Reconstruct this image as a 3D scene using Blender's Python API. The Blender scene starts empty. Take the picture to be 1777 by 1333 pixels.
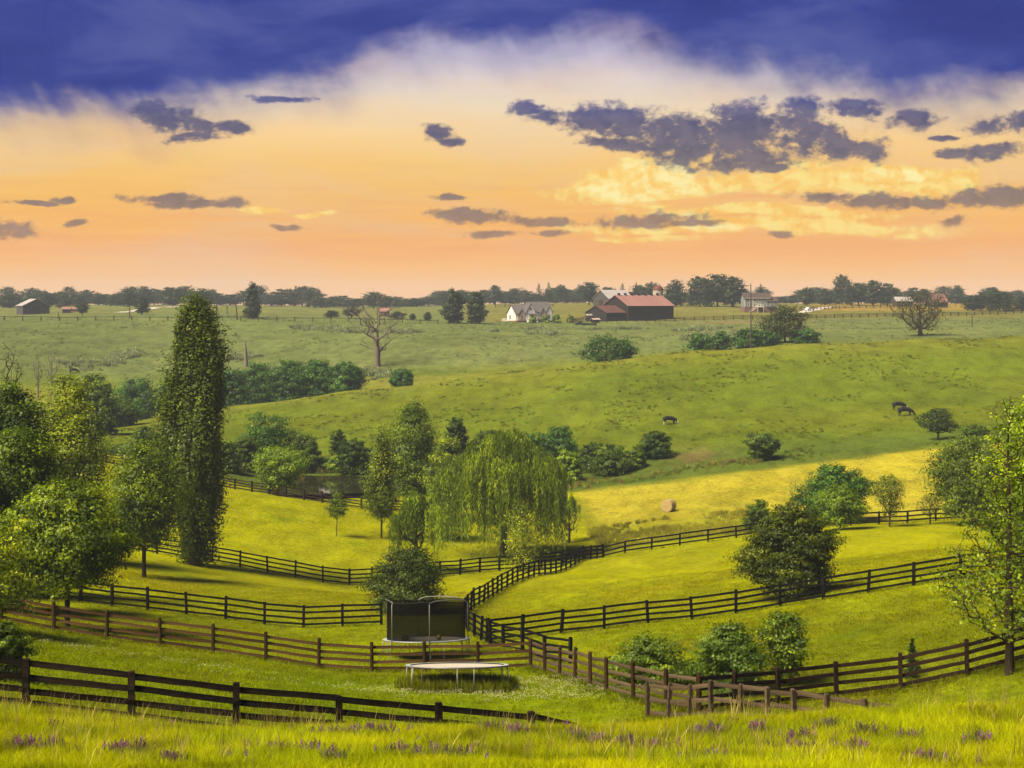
import bpy, bmesh, math, random
import numpy as np
from mathutils import Vector, Matrix
R = math.radians
scene = bpy.context.scene
col = scene.collection
# ------------------------------------------------------------------ camera
FPX, CU, HV = 2800.0, 888.5, 520.0            # focal length, centre column and horizon row in photo pixels
cam_d = bpy.data.cameras.new('camera'); cam = bpy.data.objects.new('camera', cam_d); col.objects.link(cam)
cam_d.sensor_width = 36.0; cam_d.lens = 36.0*FPX/1777.0
cam_d.shift_y = -(666.5-HV)/1777.0
cam_d.clip_start = 0.5; cam_d.clip_end = 9000
cam.location = (0,0,0); cam.rotation_euler = (R(90),0,0)
scene.camera = cam
# ------------------------------------------------------------------ exposure and sampling
EXPO = 1.3
vs = scene.view_settings
vs.view_transform = 'Standard'; vs.look = 'None'; vs.exposure = EXPO; vs.gamma = 1.0; vs.use_curve_mapping = False
scene.render.engine = 'CYCLES'
cy = scene.cycles
cy.max_bounces = 4; cy.diffuse_bounces = 2; cy.glossy_bounces = 2; cy.transmission_bounces = 4; cy.volume_bounces = 0; cy.transparent_max_bounces = 12
cy.use_denoising = True
cy.use_adaptive_sampling = True; cy.adaptive_threshold = 0.02; cy.adaptive_min_samples = 12
try: cy.denoiser = 'OPENIMAGEDENOISE'
except Exception: pass
cy.sample_clamp_indirect = 4.0
# ------------------------------------------------------------------ sun through thin cloud, high to the side of the viewer
SUN_AZ, SUN_EL = R(-122), R(52)
sun_d = bpy.data.lights.new('sun', 'SUN'); sun = bpy.data.objects.new('sun', sun_d); col.objects.link(sun)
sun_d.energy = 4.2; sun_d.angle = R(26); sun_d.color = (1.0, 0.88, 0.60)
sdir = Vector((math.sin(SUN_AZ)*math.cos(SUN_EL), math.cos(SUN_AZ)*math.cos(SUN_EL), math.sin(SUN_EL)))
sun.rotation_euler = sdir.to_track_quat('Z','Y').to_euler()
# ------------------------------------------------------------------ world: stormy sunset sky by direction
def s2l(r,g,b):
    f = lambda c: (c/255/12.92) if c/255 <= .04045 else ((c/255+.055)/1.055)**2.4
    return (f(r),f(g),f(b),1.0)
world = bpy.data.worlds.new('World'); scene.world = world; world.use_nodes = True
wt = world.node_tree; wn = wt.nodes; wl = wt.links; wn.clear()
class NG:
    """tiny node-graph helper: numbers or sockets in, socket out"""
    def __init__(s, tree): s.t = tree; s.n = tree.nodes; s.l = tree.links
    def put(s, sock, v):
        if hasattr(v,'is_linked') or hasattr(v,'links'): s.l.new(v, sock)
        else: sock.default_value = v
    def m(s, op, a, b=None, c=None, clamp=False):
        n = s.n.new('ShaderNodeMath'); n.operation = op; n.use_clamp = clamp
        for i,v in enumerate((a,b,c)):
            if v is not None: s.put(n.inputs[i], v)
        return n.outputs[0]
    def v(s, op, a, b=None, c=None):
        n = s.n.new('ShaderNodeVectorMath'); n.operation = op
        for i,x in enumerate((a,b,c)):
            if x is not None: s.put(n.inputs[i], x)
        return n.outputs['Value'] if op in ('LENGTH','DOT_PRODUCT','DISTANCE') else n.outputs[0]
    def comb(s, x, y, z=0.0):
        n = s.n.new('ShaderNodeCombineXYZ')
        for i,q in enumerate((x,y,z)): s.put(n.inputs[i], q)
        return n.outputs[0]
    def noise(s, vec, scale, detail=4, rough=.55, dist=0.0, out='Fac', lac=2.0):
        n = s.n.new('ShaderNodeTexNoise'); n.inputs['Scale'].default_value = scale; n.inputs['Detail'].default_value = detail
        n.inputs['Roughness'].default_value = rough; n.inputs['Distortion'].default_value = dist; n.inputs['Lacunarity'].default_value = lac
        if vec is not None: s.l.new(vec, n.inputs['Vector'])
        return n.outputs[out]
    def ramp(s, fac, stops, interp='LINEAR'):
        n = s.n.new('ShaderNodeValToRGB'); cr = n.color_ramp; cr.interpolation = interp
        while len(cr.elements) < len(stops): cr.elements.new(0.5)
        for e,(p,c) in zip(cr.elements, stops): e.position = p; e.color = c if len(c)==4 else (*c,1)
        s.put(n.inputs[0], fac); return n.outputs[0]
    def step(s, x, a, b):
        n = s.n.new('ShaderNodeMapRange'); n.interpolation_type = 'SMOOTHSTEP'
        s.put(n.inputs['Value'], x); s.put(n.inputs['From Min'], a); s.put(n.inputs['From Max'], b); return n.outputs[0]
    def lin(s, x, a, b, c, d):
        n = s.n.new('ShaderNodeMapRange'); s.put(n.inputs['Value'], x)
        for k,q in zip(('From Min','From Max','To Min','To Max'),(a,b,c,d)): n.inputs[k].default_value = q
        return n.outputs[0]
    def mix(s, f, a, b, bt='MIX'):
        n = s.n.new('ShaderNodeMix'); n.data_type = 'RGBA'; n.blend_type = bt
        s.put(n.inputs[0], f); s.put(n.inputs[6], a); s.put(n.inputs[7], b); return n.outputs[2]
def build_sky():
    g = NG(wt)
    tc = wn.new('ShaderNodeTexCoord').outputs['Generated']
    sep = wn.new('ShaderNodeSeparateXYZ'); wl.new(tc, sep.inputs[0])
    X,Y,Z = sep.outputs
    az = g.m('ARCTAN2', X, Y)
    el = g.m('DIVIDE', Z, g.m('MAXIMUM', g.m('SQRT', g.m('ADD', g.m('MULTIPLY',X,X), g.m('MULTIPLY',Y,Y))), 0.02))
    V = lambda v: (HV-v)/FPX                    # tangent of elevation of a picture row
    A = lambda u: math.atan((u-CU)/FPX)
    t = g.m('DIVIDE', el, 0.25, clamp=True)
    rows = [(560,(255,196,146)),(505,(255,200,146)),(470,(254,190,120)),(430,(247,176,108)),(395,(247,182,100)),(340,(246,190,104)),(290,(247,200,118)),
            (235,(250,212,150)),(190,(240,218,184)),(140,(226,212,206)),(90,(205,196,214)),(0,(170,165,205)),(-180,(140,140,190))]
    base = g.ramp(t, [(max(0,min(1,V(v)/.25)), s2l(*c)) for v,c in rows])
    # faint level streaks in the clear band
    pos = g.comb(az, g.m('MULTIPLY',el,5.0))
    st = g.noise(pos, 7, 5, .55, .5)
    band = g.step(g.m('ABSOLUTE', g.m('SUBTRACT', el, V(372))), .050, .012)
    base = g.mix(g.m('MULTIPLY', g.step(st,.42,.72), .26), base, s2l(253,196,132))
    fine = g.noise(g.comb(az, g.m('MULTIPLY',el,14.0)), 16, 5, .6, .4)
    base = g.mix(g.m('MULTIPLY', g.m('MULTIPLY', g.step(fine,.50,.74), band), .38), base, s2l(232,168,118))
    base = g.mix(g.m('MULTIPLY', g.m('MULTIPLY', g.step(fine,.50,.30), band), .30), base, s2l(255,204,120))
    veil = g.noise(g.v('ADD',pos,(3.1,7.7,0)), 5, 4, .55, .5)
    base = g.mix(g.m('MULTIPLY', g.step(veil,.45,.75), .26), base, s2l(222,204,190))
    wv = g.comb(az, g.m('MULTIPLY',el,1.25))
    nB = g.noise(g.v('ADD',wv,(5,9,2)), 14, 3, .5, 0, 'Color')
    c = g.v('ADD', g.comb(az, el), g.v('MULTIPLY', g.v('SUBTRACT',nB,(.5,.5,.5)), (.030,.018,0)))
    f1 = g.noise(wv, 52, 7, .64, .25)
    f2 = g.noise(g.v('ADD',wv,(-.0032,-.0045,0)), 52, 4, .64, .25)          # the same billows, a step away from the light
    relief = g.step(g.m('SUBTRACT', f1, f2), -.14, .14)
    def field(ells, base_c):
        out = None
        for (u,v,ru,rv) in ells:
            iu, iv = FPX/ru, FPX/rv
            d = g.v('LENGTH', g.v('MULTIPLY_ADD', base_c, (iu,iv,0), (-A(u)*iu, -V(v)*iv, 0)))
            out = d if out is None else g.m('MINIMUM', out, d)
        return out
    def density(ells, edge, amp):
        return g.m('ADD', g.m('MINIMUM', g.m('SUBTRACT', edge, field(ells, c)), .85), g.m('MULTIPLY', g.m('SUBTRACT', f1, .5), amp))
    # bank of cumulus lit from behind, right of centre
    glow = [(1060,316,44,26),(1105,304,52,28),(1160,312,52,30),(1120,336,120,22),(1500,312,150,22),(1600,318,70,20),(1330,326,160,16),(1190,396,170,12),(1440,398,150,14),(1120,416,100,5),(455,371,36,5),(545,378,36,4),(1300,372,180,9)]
    dg = density(glow, 1.38, 2.6)
    gm = g.step(dg, -.05, .55)
    gc = g.mix(relief, s2l(251,196,96), s2l(255,232,140))
    base = g.mix(g.m('MULTIPLY', gm, .80), base, gc)
    dh = density([(1085,300,44,26),(1165,306,50,28),(1120,330,100,18),(1180,378,70,8),(1250,402,60,6),(1540,306,70,10)], 1.25, 2.4)
    base = g.mix(g.m('MULTIPLY', g.step(dh, 0, .6), .72), base, g.mix(relief, s2l(255,214,118), s2l(255,244,178)))
    streak = density([(1230,350,160,6),(1060,354,60,3),(1420,418,300,7),(900,412,200,6),(300,385,260,5)], 1.1, 1.6)
    base = g.mix(g.m('MULTIPLY', g.step(streak, 0, .6), .55), base, s2l(247,178,108))
    # upper storm deck: ragged lower edge that follows the azimuth
    fc = wn.new('ShaderNodeFloatCurve'); cu = fc.mapping.curves[0]
    edge = [(-400,200),(0,204),(200,192),(360,172),(500,142),(590,118),(640,88),(760,66),(900,66),(1000,56),(1100,62),(1190,78),(1300,108),(1420,144),(1560,168),(1680,166),(1777,156),(2200,165)]
    tx = lambda u: (A(u)+0.45)/0.9
    while len(cu.points) < len(edge): cu.points.new(.5,.5)
    for p,(u,v) in zip(cu.points, edge): p.location = (tx(u), V(v)/.25)
    fc.mapping.update()
    wl.new(g.lin(az,-.45,.45,0,1), fc.inputs['Value'])
    eb = g.m('MULTIPLY', fc.outputs[0], .25)
    virga = g.noise(g.comb(g.m('ADD',az,g.m('MULTIPLY',el,.5)), g.m('MULTIPLY',el,.20)), 34, 4, .55, .2)
    rag = g.noise(g.comb(az, g.m('MULTIPLY',el,1.8)), 12, 6, .58, .2)
    dd = g.m('SUBTRACT', el, eb)
    dd = g.m('ADD', dd, g.m('MULTIPLY', g.m('SUBTRACT', virga, .5), .022))
    dd = g.m('ADD', dd, g.m('MULTIPLY', g.m('SUBTRACT', rag, .5), .060))
    deck = g.m('ADD', g.m('MULTIPLY', g.step(dd, -.036, .004), .45), g.m('MULTIPLY', g.step(dd, -.012, .012), .55))
    dn = g.noise(g.comb(g.m('MULTIPLY',az,1.0), g.m('MULTIPLY',el,2.6)), 8, 6, .60, .4)
    deckc = g.ramp(g.step(dn,.28,.72), [(0,s2l(48,60,134)),(.45,s2l(57,70,148)),(1,s2l(84,94,160))])
    base = g.mix(deck, base, deckc)
    # dark small cumulus in front
    dark = [(922,184,26,12),(960,194,46,14),(1010,198,60,16),(1040,202,70,22),(1090,212,70,25),(1140,224,70,27),(1190,240,78,29),(1070,242,60,10),(1120,248,60,12),(1283,214,44,24),(1250,236,60,24),(1330,236,82,30),(1400,250,74,25),(1470,262,50,16),(1508,266,26,16),(1240,258,90,26),(1295,286,66,19),(1340,300,24,8),
            (1395,196,32,14),(1486,198,48,15),(1583,214,34,13),(1745,230,60,17),(1800,225,60,18),(1722,276,52,15),(1645,272,22,9),(1635,243,26,5),
            (1125,383,96,12),(1200,392,50,6),(815,375,64,11),(935,383,46,8),(1500,344,96,9),(1590,350,60,8),(1710,350,88,14),(1800,352,60,13),
            (258,196,32,13),(298,212,40,17),(335,226,36,15),(328,244,38,9),(398,224,26,12),(752,222,22,13),(778,237,24,7),(490,170,50,5),
            (290,347,48,8),(325,358,62,8),(380,360,34,6),(125,357,22,6),(60,362,44,4),(15,408,46,13),(780,343,26,5),(500,400,24,5),(955,404,26,5),(850,406,36,5),(140,398,17,5),(1360,412,24,5),(1650,382,18,7)]
    fd = density(dark, 1.40, 2.9)
    f3 = g.noise(g.comb(az, g.m('MULTIPLY',el,1.6)), 170, 4, .6)
    fd = g.m('ADD', fd, g.m('MULTIPLY', g.m('SUBTRACT', f3, .5), 1.5))
    m = g.step(fd, -.18, .46)
    thick = g.step(fd, .0, .75)
    dc = g.ramp(t, [(V(430)/.25,s2l(178,136,106)),(V(380)/.25,s2l(160,128,106)),(V(345)/.25,s2l(142,120,110)),(V(280)/.25,s2l(108,103,118)),(V(215)/.25,s2l(84,86,122)),(V(170)/.25,s2l(84,90,148))])
    dlit = g.mix(.40, dc, base)
    dcc = g.mix(g.m('MULTIPLY', relief, .6), g.mix(1.0, dc, (.86,.88,.94,1), 'MULTIPLY'), g.mix(.30, dc, s2l(170,150,150)))
    base = g.mix(g.m('MULTIPLY', m, g.lin(thick,0,1,.60,.96)), base, g.mix(thick, dlit, dcc))
    bg = wn.new('ShaderNodeBackground'); wl.new(base, bg.inputs['Color']); bg.inputs['Strength'].default_value = 1.0/2**EXPO
    bg2 = wn.new('ShaderNodeBackground'); wl.new(deckc, bg2.inputs['Color']); bg2.inputs['Strength'].default_value = 1.0/2**EXPO
    mx = wn.new('ShaderNodeMixShader'); wl.new(g.m('GREATER_THAN', el, .24), mx.inputs[0]); wl.new(bg.outputs[0], mx.inputs[1]); wl.new(bg2.outputs[0], mx.inputs[2])
    out = wn.new('ShaderNodeOutputWorld'); wl.new(mx.outputs[0], out.inputs['Surface'])
    world.cycles.sampling_method = 'NONE'
build_sky()
# ------------------------------------------------------------------ fence lines: (picture column, row of the ground, metres away)
FENCE = {
 'front': [(-140,1212,43.3),(84,1237,43.5),(257,1257,43.8),(421,1276,44),(585,1292,44.5),(739,1306,45),(910,1316,46),(1000,1332,46.8),(1070,1352,47.4)],
 'brown': [(-90,1064,76),(20,1083,76),(213,1116,76),(393,1138,76),(575,1163,76),(662,1168,76),(836,1165,76),(921,1160,76)],
 'brown2':[(921,1160,76),(990,1180,69.5),(1063,1205,63),(1140,1222,60),(1213,1237,57)],
 'dark':  [(1213,1237,57),(1310,1228,60),(1424,1215,61),(1531,1203,61),(1650,1181,60),(1762,1153,59),(1920,1118,58)],
 'grey':  [(1124,1246,57.5),(1232,1249,53.5),(1310,1257,51.5),(1400,1272,49),(1540,1300,46.5),(1680,1303,44.5),(1777,1297,43),(1920,1282,42)],
 'black2':[(-120,1012,104),(45,1032,101),(222,1052,98),(354,1069,98),(477,1085,98),(543,1089,98),(603,1087,98),(662,1086,98)],
 'wind':  [(1047,966,160),(1011,970,154),(987,987,148),(960,996,142),(934,999,137),(904,1006,131),(871,1022,124),(847,1039,118),(822,1056,112),(809,1070,107),(806,1083,101),(812,1100,96.5)],
 'wind2': [(812,1100,96.5),(841,1116,91),(870,1128,88),(920,1142,85),(990,1155,82)],
 'mid':   [(845,1117,91),(921,1107,93),(995,1100,94),(1073,1091,94),(1144,1083,94),(1220,1075,94),(1300,1062,94),(1375,1050,94),(1453,1038,93),(1533,1026,92),(1610,1013,91),(1700,1000,90),(1920,972,88)],
 'left3': [(-120,920,150),(230,957,142),(333,972,142),(383,980,142),(433,987,142),(483,995,142),(527,1003,142),(570,1010,142),(613,1012,143),(660,1010,145),(748,1001,148),(793,997,150),(834,992,152),(877,988,154),(963,980,157),(1047,966,160)],
 'right3':[(1047,966,160),(1087,955,158),(1134,949,157),(1182,944,157),(1229,938,157),(1275,933,157),(1400,917,156),(1500,911,156),(1640,902,156),(1750,898,156),(1920,893,156)],
 'pond':  [(60,790,215),(200,808,208),(330,834,203),(397,846,200),(450,856,198),(500,864,196),(560,872,194),(600,877,193),(650,881,192),(700,883,192)],
}
CTRL = [p for k in FENCE for p in FENCE[k]]
def row(us, vs_, d):
    for u,v in zip(us,vs_): CTRL.append((u,v,d))
US = (-160,300,760,1200,1620,1940)
for d,z in ((3,-1.8),(8,-3.2),(14,-4.9),(22,-6.9)):
    row(US, [HV - z*FPX/d]*6, d)
row(US, (1322,1330,1334,1336,1336,1336), 30.5)
row((-160,100,300,500,700,900,1060,1200,1400,1600,1777,1940), (1250,1268,1283,1290,1290,1290,1288,1284,1268,1255,1246,1236), 37)
row((500,640,800,950,1080), (1272,1272,1272,1272,1270), 41.5)
row((1200,1320,1450,1600,1777,1940), (1262,1254,1246,1240,1234,1226), 40)
row((1200,1320), (1262,1262), 44)
row((-120,150,400,600), (1136,1165,1196,1222), 58)
row((793,), (1192,), 66); row((740,900,1040), (1133,1130,1128), 84)
row((1150,1300,1500,1700,1920), (1165,1150,1128,1098,1080), 72)
row((1100,1300,1500,1700,1920), (1118,1095,1066,1040,1020), 83)
row((-100,100,300,500,690), (975,990,1012,1032,1045), 118)
row((900,1100,1300,1500,1750,1930), (1055,1032,1010,985,955,935), 113)
row((1000,1150,1300,1500,1750,1930), (1000,990,970,947,928,915), 133)
row((-100,150,330,480,640,760), (866,890,905,925,945,955), 168)
row((860,), (970,), 165)
row((1000,1160,1400,1600,1900), (915,893,872,850,835), 186)
row((1000,1150,1300,1450,1600,1777,1930), (852,836,814,796,779,766,756), 214)
row((470,700,850), (850,852,850), 215)
row((530,575,620), (853,853,853), 220)
row((480,690), (833,833),224)
row((480,560,640,720,850), (822,820,820,822,832), 232)
row((500,575,650),(866,868,868),204)
row((-100,100,300), (770,780,795), 228)
row((1000,1150,1300,1450,1600,1777,1930), (828,806,790,776,764,752,744), 226)
row((300,480,640,850), (775,800,800,800), 240)
row((200,400,650,900,1162,1400,1565,1777,1930), (756,758,762,757,735,728,717,706,700), 256)
row((200,400,650,900,1162,1400,1600,1777,1930), (742,728,712,688,664,650,642,634,630), 295)
row((-100,60,200,400,600,800,1000,1200,1400,1600,1777,1930), (750,742,733,703,678,655,631,609,597,590,582,577), 330)
row((-100,60,200,400,600,800,1000,1200,1400,1600,1777,1930), (735,735,728,712,690,668,644,622,608,601,594,590), 365)
row((-100,60,200,400,650,800,1000,1200,1400,1600,1777,1930), (655,665,672,668,652,645,630,613,600,594,588,584), 405)
row((-100,60,200,400,650,800,1000,1200,1400,1600,1777,1930), (598,602,612,618,604,600,596,586,578,576,573,570), 455)
row((-100,60,200,400,650,800,1000,1200,1400,1600,1777,1930), (555,556,556,556,560,564,568,566,562,562,561,560), 540)
row((-100,60,200,400,650,800,1000,1200,1400,1600,1777,1930), (552,552,550,549,555,556,556,553,551,550,548,547), 610)
row((-100,60,200,400,650,800,1000,1200,1400,1600,1777,1930), (541,540,537,535,545,538,533,532,533,534,534,534), 760)
row((-100,60,200,400,650,800,1000,1200,1400,1600,1777,1930), (531,531,530,530,534,530,526,526,527,527,528,528), 960)
row((-100,400,1000,1500,1930), (530,530,528,528,528), 1150)
row((-100,400,1000,1500,1930), (532,532,530,530,530), 1500)
row((-100,400,1000,1500,1930), (534,534,534,534,534), 2100)
_C = np.array(CTRL, float)
def _warp(x, y):
    az = np.arctan2(x, y); lim = math.atan((1950-CU)/FPX); lo = math.atan((-170-CU)/FPX)
    return np.stack([np.clip(az, lo, lim)*5.0, np.log(np.maximum(np.hypot(x,y),2.5))*2.2], -1)
_cx = (_C[:,0]-CU)/FPX*_C[:,2]; _cyy = _C[:,2]; _cz = -(_C[:,1]-HV)/FPX*_C[:,2]
_P = _warp(_cx, _cyy)
def _kern(r2): return np.where(r2 > 1e-12, r2*np.log(np.maximum(r2,1e-12)), 0.0)
def _fit():
    n = len(_P); d2 = ((_P[:,None]-_P[None])**2).sum(-1)
    K = _kern(d2) + np.eye(n)*2e-3
    T = np.concatenate([np.ones((n,1)), _P],1)
    M = np.zeros((n+3,n+3)); M[:n,:n]=K; M[:n,n:]=T; M[n:,:n]=T.T
    return np.linalg.solve(M, np.concatenate([_cz, np.zeros(3)]))
_W = _fit()
def _hash_noise(x, y, seed=0):
    """smooth value noise, numpy"""
    xi = np.floor(x).astype(np.int64); yi = np.floor(y).astype(np.int64); fx = x-xi; fy = y-yi
    fx = fx*fx*(3-2*fx); fy = fy*fy*(3-2*fy)
    def h(a,b):
        q = (a*374761393 + b*668265263 + seed*974634211) & 0x7fffffff
        q = ((q ^ (q>>13))*1274126177) & 0x7fffffff
        return (q & 0xffff)/65535.0
    return (h(xi,yi)*(1-fx)+h(xi+1,yi)*fx)*(1-fy) + (h(xi,yi+1)*(1-fx)+h(xi+1,yi+1)*fx)*fy
def gz(x, y):
    x = np.atleast_1d(np.asarray(x,float)); y = np.atleast_1d(np.asarray(y,float))
    out = np.empty(x.shape); fx = x.ravel(); fy = y.ravel(); fo = out.ravel()
    for i in range(0, len(fx), 8000):
        q = _warp(fx[i:i+8000], fy[i:i+8000])
        d2 = ((q[:,None]-_P[None])**2).sum(-1)
        z = _kern(d2) @ _W[:len(_P)] + _W[-3] + q @ _W[-2:]
        r = np.hypot(fx[i:i+8000], fy[i:i+8000]); X = fx[i:i+8000]; Yy = fy[i:i+8000]
        amp = np.clip((r-30)/120,0,1)
        z = z + amp*.5*(_hash_noise(X/14,Yy/14,1)-.5) + amp*.22*(_hash_noise(X/4.3,Yy/4.3,2)-.5) + .06*(_hash_noise(X/1.3,Yy/1.3,3)-.5)
        fo[i:i+8000] = z
    return fo.reshape(x.shape)
def gp(u, d):
    """the ground under picture column u at d metres"""
    x = (u-CU)/FPX*d
    return Vector((x, d, float(gz(x,d)[0])))
def at(u, v, d): return Vector(((u-CU)/FPX*d, d, -(v-HV)/FPX*d))
# ------------------------------------------------------------------ helpers for objects
def tag(o, label=None, cat=None, group=None, kind=None):
    if label: o['label'] = label
    if cat: o['category'] = cat
    if group: o['group'] = group
    if kind: o['kind'] = kind
    return o
def link(name, data, parent=None, mat=None):
    o = bpy.data.objects.new(name, data); col.objects.link(o)
    if parent is not None: o.parent = parent
    if mat is not None and data is not None:
        data.materials.clear(); data.materials.append(mat)
    return o
def empty(name, loc, rz=0.0):
    o = bpy.data.objects.new(name, None); col.objects.link(o); o.location = loc; o.rotation_euler = (0,0,rz); o.empty_display_size = .1
    return o
def mesh_np(name, V, F, smooth=False, mats=()):
    """V (n,3) float, F list of faces or (m,k) int array"""
    me = bpy.data.meshes.new(name)
    V = np.asarray(V, np.float32)
    if isinstance(F, np.ndarray):
        m,k = F.shape
        me.vertices.add(len(V)); me.vertices.foreach_set('co', V.ravel())
        me.loops.add(m*k); me.loops.foreach_set('vertex_index', F.astype(np.int32).ravel())
        me.polygons.add(m); me.polygons.foreach_set('loop_start', np.arange(0,m*k,k,dtype=np.int32))
        me.update(calc_edges=True)
    else:
        me.from_pydata([tuple(v) for v in V], [], F); me.update()
    if smooth: me.polygons.foreach_set('use_smooth', np.ones(len(me.polygons),bool))
    for m_ in mats: me.materials.append(m_)
    return me
def fattr(me, name, arr, typ='FLOAT', dom='POINT'):
    a = me.attributes.new(name, typ, dom)
    a.data.foreach_set({'FLOAT':'value','INT':'value','FLOAT_VECTOR':'vector','FLOAT_COLOR':'color'}[typ], np.asarray(arr, np.int32 if typ=='INT' else np.float32).ravel())
def hit(u, v, d0=20, d1=2000):
    ds = np.exp(np.linspace(math.log(d0), math.log(d1), 900)); x = (u-CU)/FPX*ds
    z = gz(x, ds); ray = -(v-HV)/FPX*ds
    k = int(np.argmax(z >= ray))
    return Vector((x[k], ds[k], z[k]))
MATS = {}
def material(name):
    m = bpy.data.materials.new(name); m.use_nodes = True; m.node_tree.nodes.clear(); MATS[name] = m
    return m, NG(m.node_tree)
def finish(g, shader, disp=None):
    o = g.n.new('ShaderNodeOutputMaterial'); g.l.new(shader, o.inputs['Surface'])
    return o
def principled(g, color, rough=.8, spec=.25, metal=0.0, normal=None, **kw):
    p = g.n.new('ShaderNodeBsdfPrincipled'); g.put(p.inputs['Base Color'], color); g.put(p.inputs['Roughness'], rough)
    p.inputs['Specular IOR Level'].default_value = spec; p.inputs['Metallic'].default_value = metal
    for k,v in kw.items(): g.put(p.inputs[k.replace('_',' ')], v)
    if normal is not None: g.l.new(normal, p.inputs['Normal'])
    return p.outputs[0]
def bump(g, h, strength=.4, dist=.05):
    b = g.n.new('ShaderNodeBump'); b.inputs['Strength'].default_value = strength; b.inputs['Distance'].default_value = dist
    g.l.new(h, b.inputs['Height']); return b.outputs[0]
def simple_mat(name, c, rough=.7, var=.25, scale=3.0, spec=.25, metal=0.0, bmp=.15, stretch=(1,1,1), c2=None):
    m, g = material(name)
    tc = g.n.new('ShaderNodeTexCoord').outputs['Object']
    v = g.v('MULTIPLY', tc, stretch)
    n1 = g.noise(v, scale, 5, .6); n2 = g.noise(v, scale*.23, 3, .5)
    oi = g.n.new('ShaderNodeObjectInfo').outputs['Random']
    f = g.m('ADD', g.m('ADD', g.m('MULTIPLY', g.m('SUBTRACT',n1,.5), 1.6), g.m('SUBTRACT',n2,.5)), g.m('MULTIPLY', g.m('SUBTRACT',oi,.5), .7))
    k = g.m('MULTIPLY_ADD', f, var*1.4, 1.0)
    cc = (*c,1)
    base = g.mix(g.step(n2,.4,.65), cc, (*c2,1)) if c2 else None
    if base is None:
        rgb = g.n.new('ShaderNodeRGB'); rgb.outputs[0].default_value = cc; base = rgb.outputs[0]
    sc_ = g.n.new('ShaderNodeVectorMath'); sc_.operation='SCALE'; g.l.new(base, sc_.inputs[0]); g.l.new(k, sc_.inputs['Scale'])
    finish(g, principled(g, sc_.outputs[0], rough, spec, metal, bump(g, n1, bmp, .02)))
    return m
# ------------------------------------------------------------------ ground colours by field (kind of grass that grows there, plus shade in the near lawn's colour)
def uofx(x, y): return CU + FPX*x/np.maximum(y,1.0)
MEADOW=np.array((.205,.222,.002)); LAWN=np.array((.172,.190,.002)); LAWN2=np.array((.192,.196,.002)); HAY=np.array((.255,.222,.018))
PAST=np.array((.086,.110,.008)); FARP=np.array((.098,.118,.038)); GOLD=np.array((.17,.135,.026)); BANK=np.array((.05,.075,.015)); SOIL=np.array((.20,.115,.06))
def sstep(x,a,b):
    t = np.clip((x-a)/(b-a),0,1); return t*t*(3-2*t)
CREST_U = np.array((-200,84,421,739,1050,1213,1400,1600,1777,2000.)); CREST_D = np.array((43.8,44,44.3,45,47,48,46,44.5,43,42.))
HAYN_U = np.array((-300,900,1000,1047,1300,2100.)); HAYN_D = np.array((999,999,190,165,159,157.))      # near edge of the hay field
HAYF_U = np.array((-300,950,1000,1150,1300,1450,1600,1777,2100)); HAYF_D = np.array((199,199,212,214.5,215,215,215,215,215.))
PAST_U = np.array((-300,100,300,480,900,1000,2100.)); PAST_D = np.array((232,226,212,208,210,212,215.))
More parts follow.
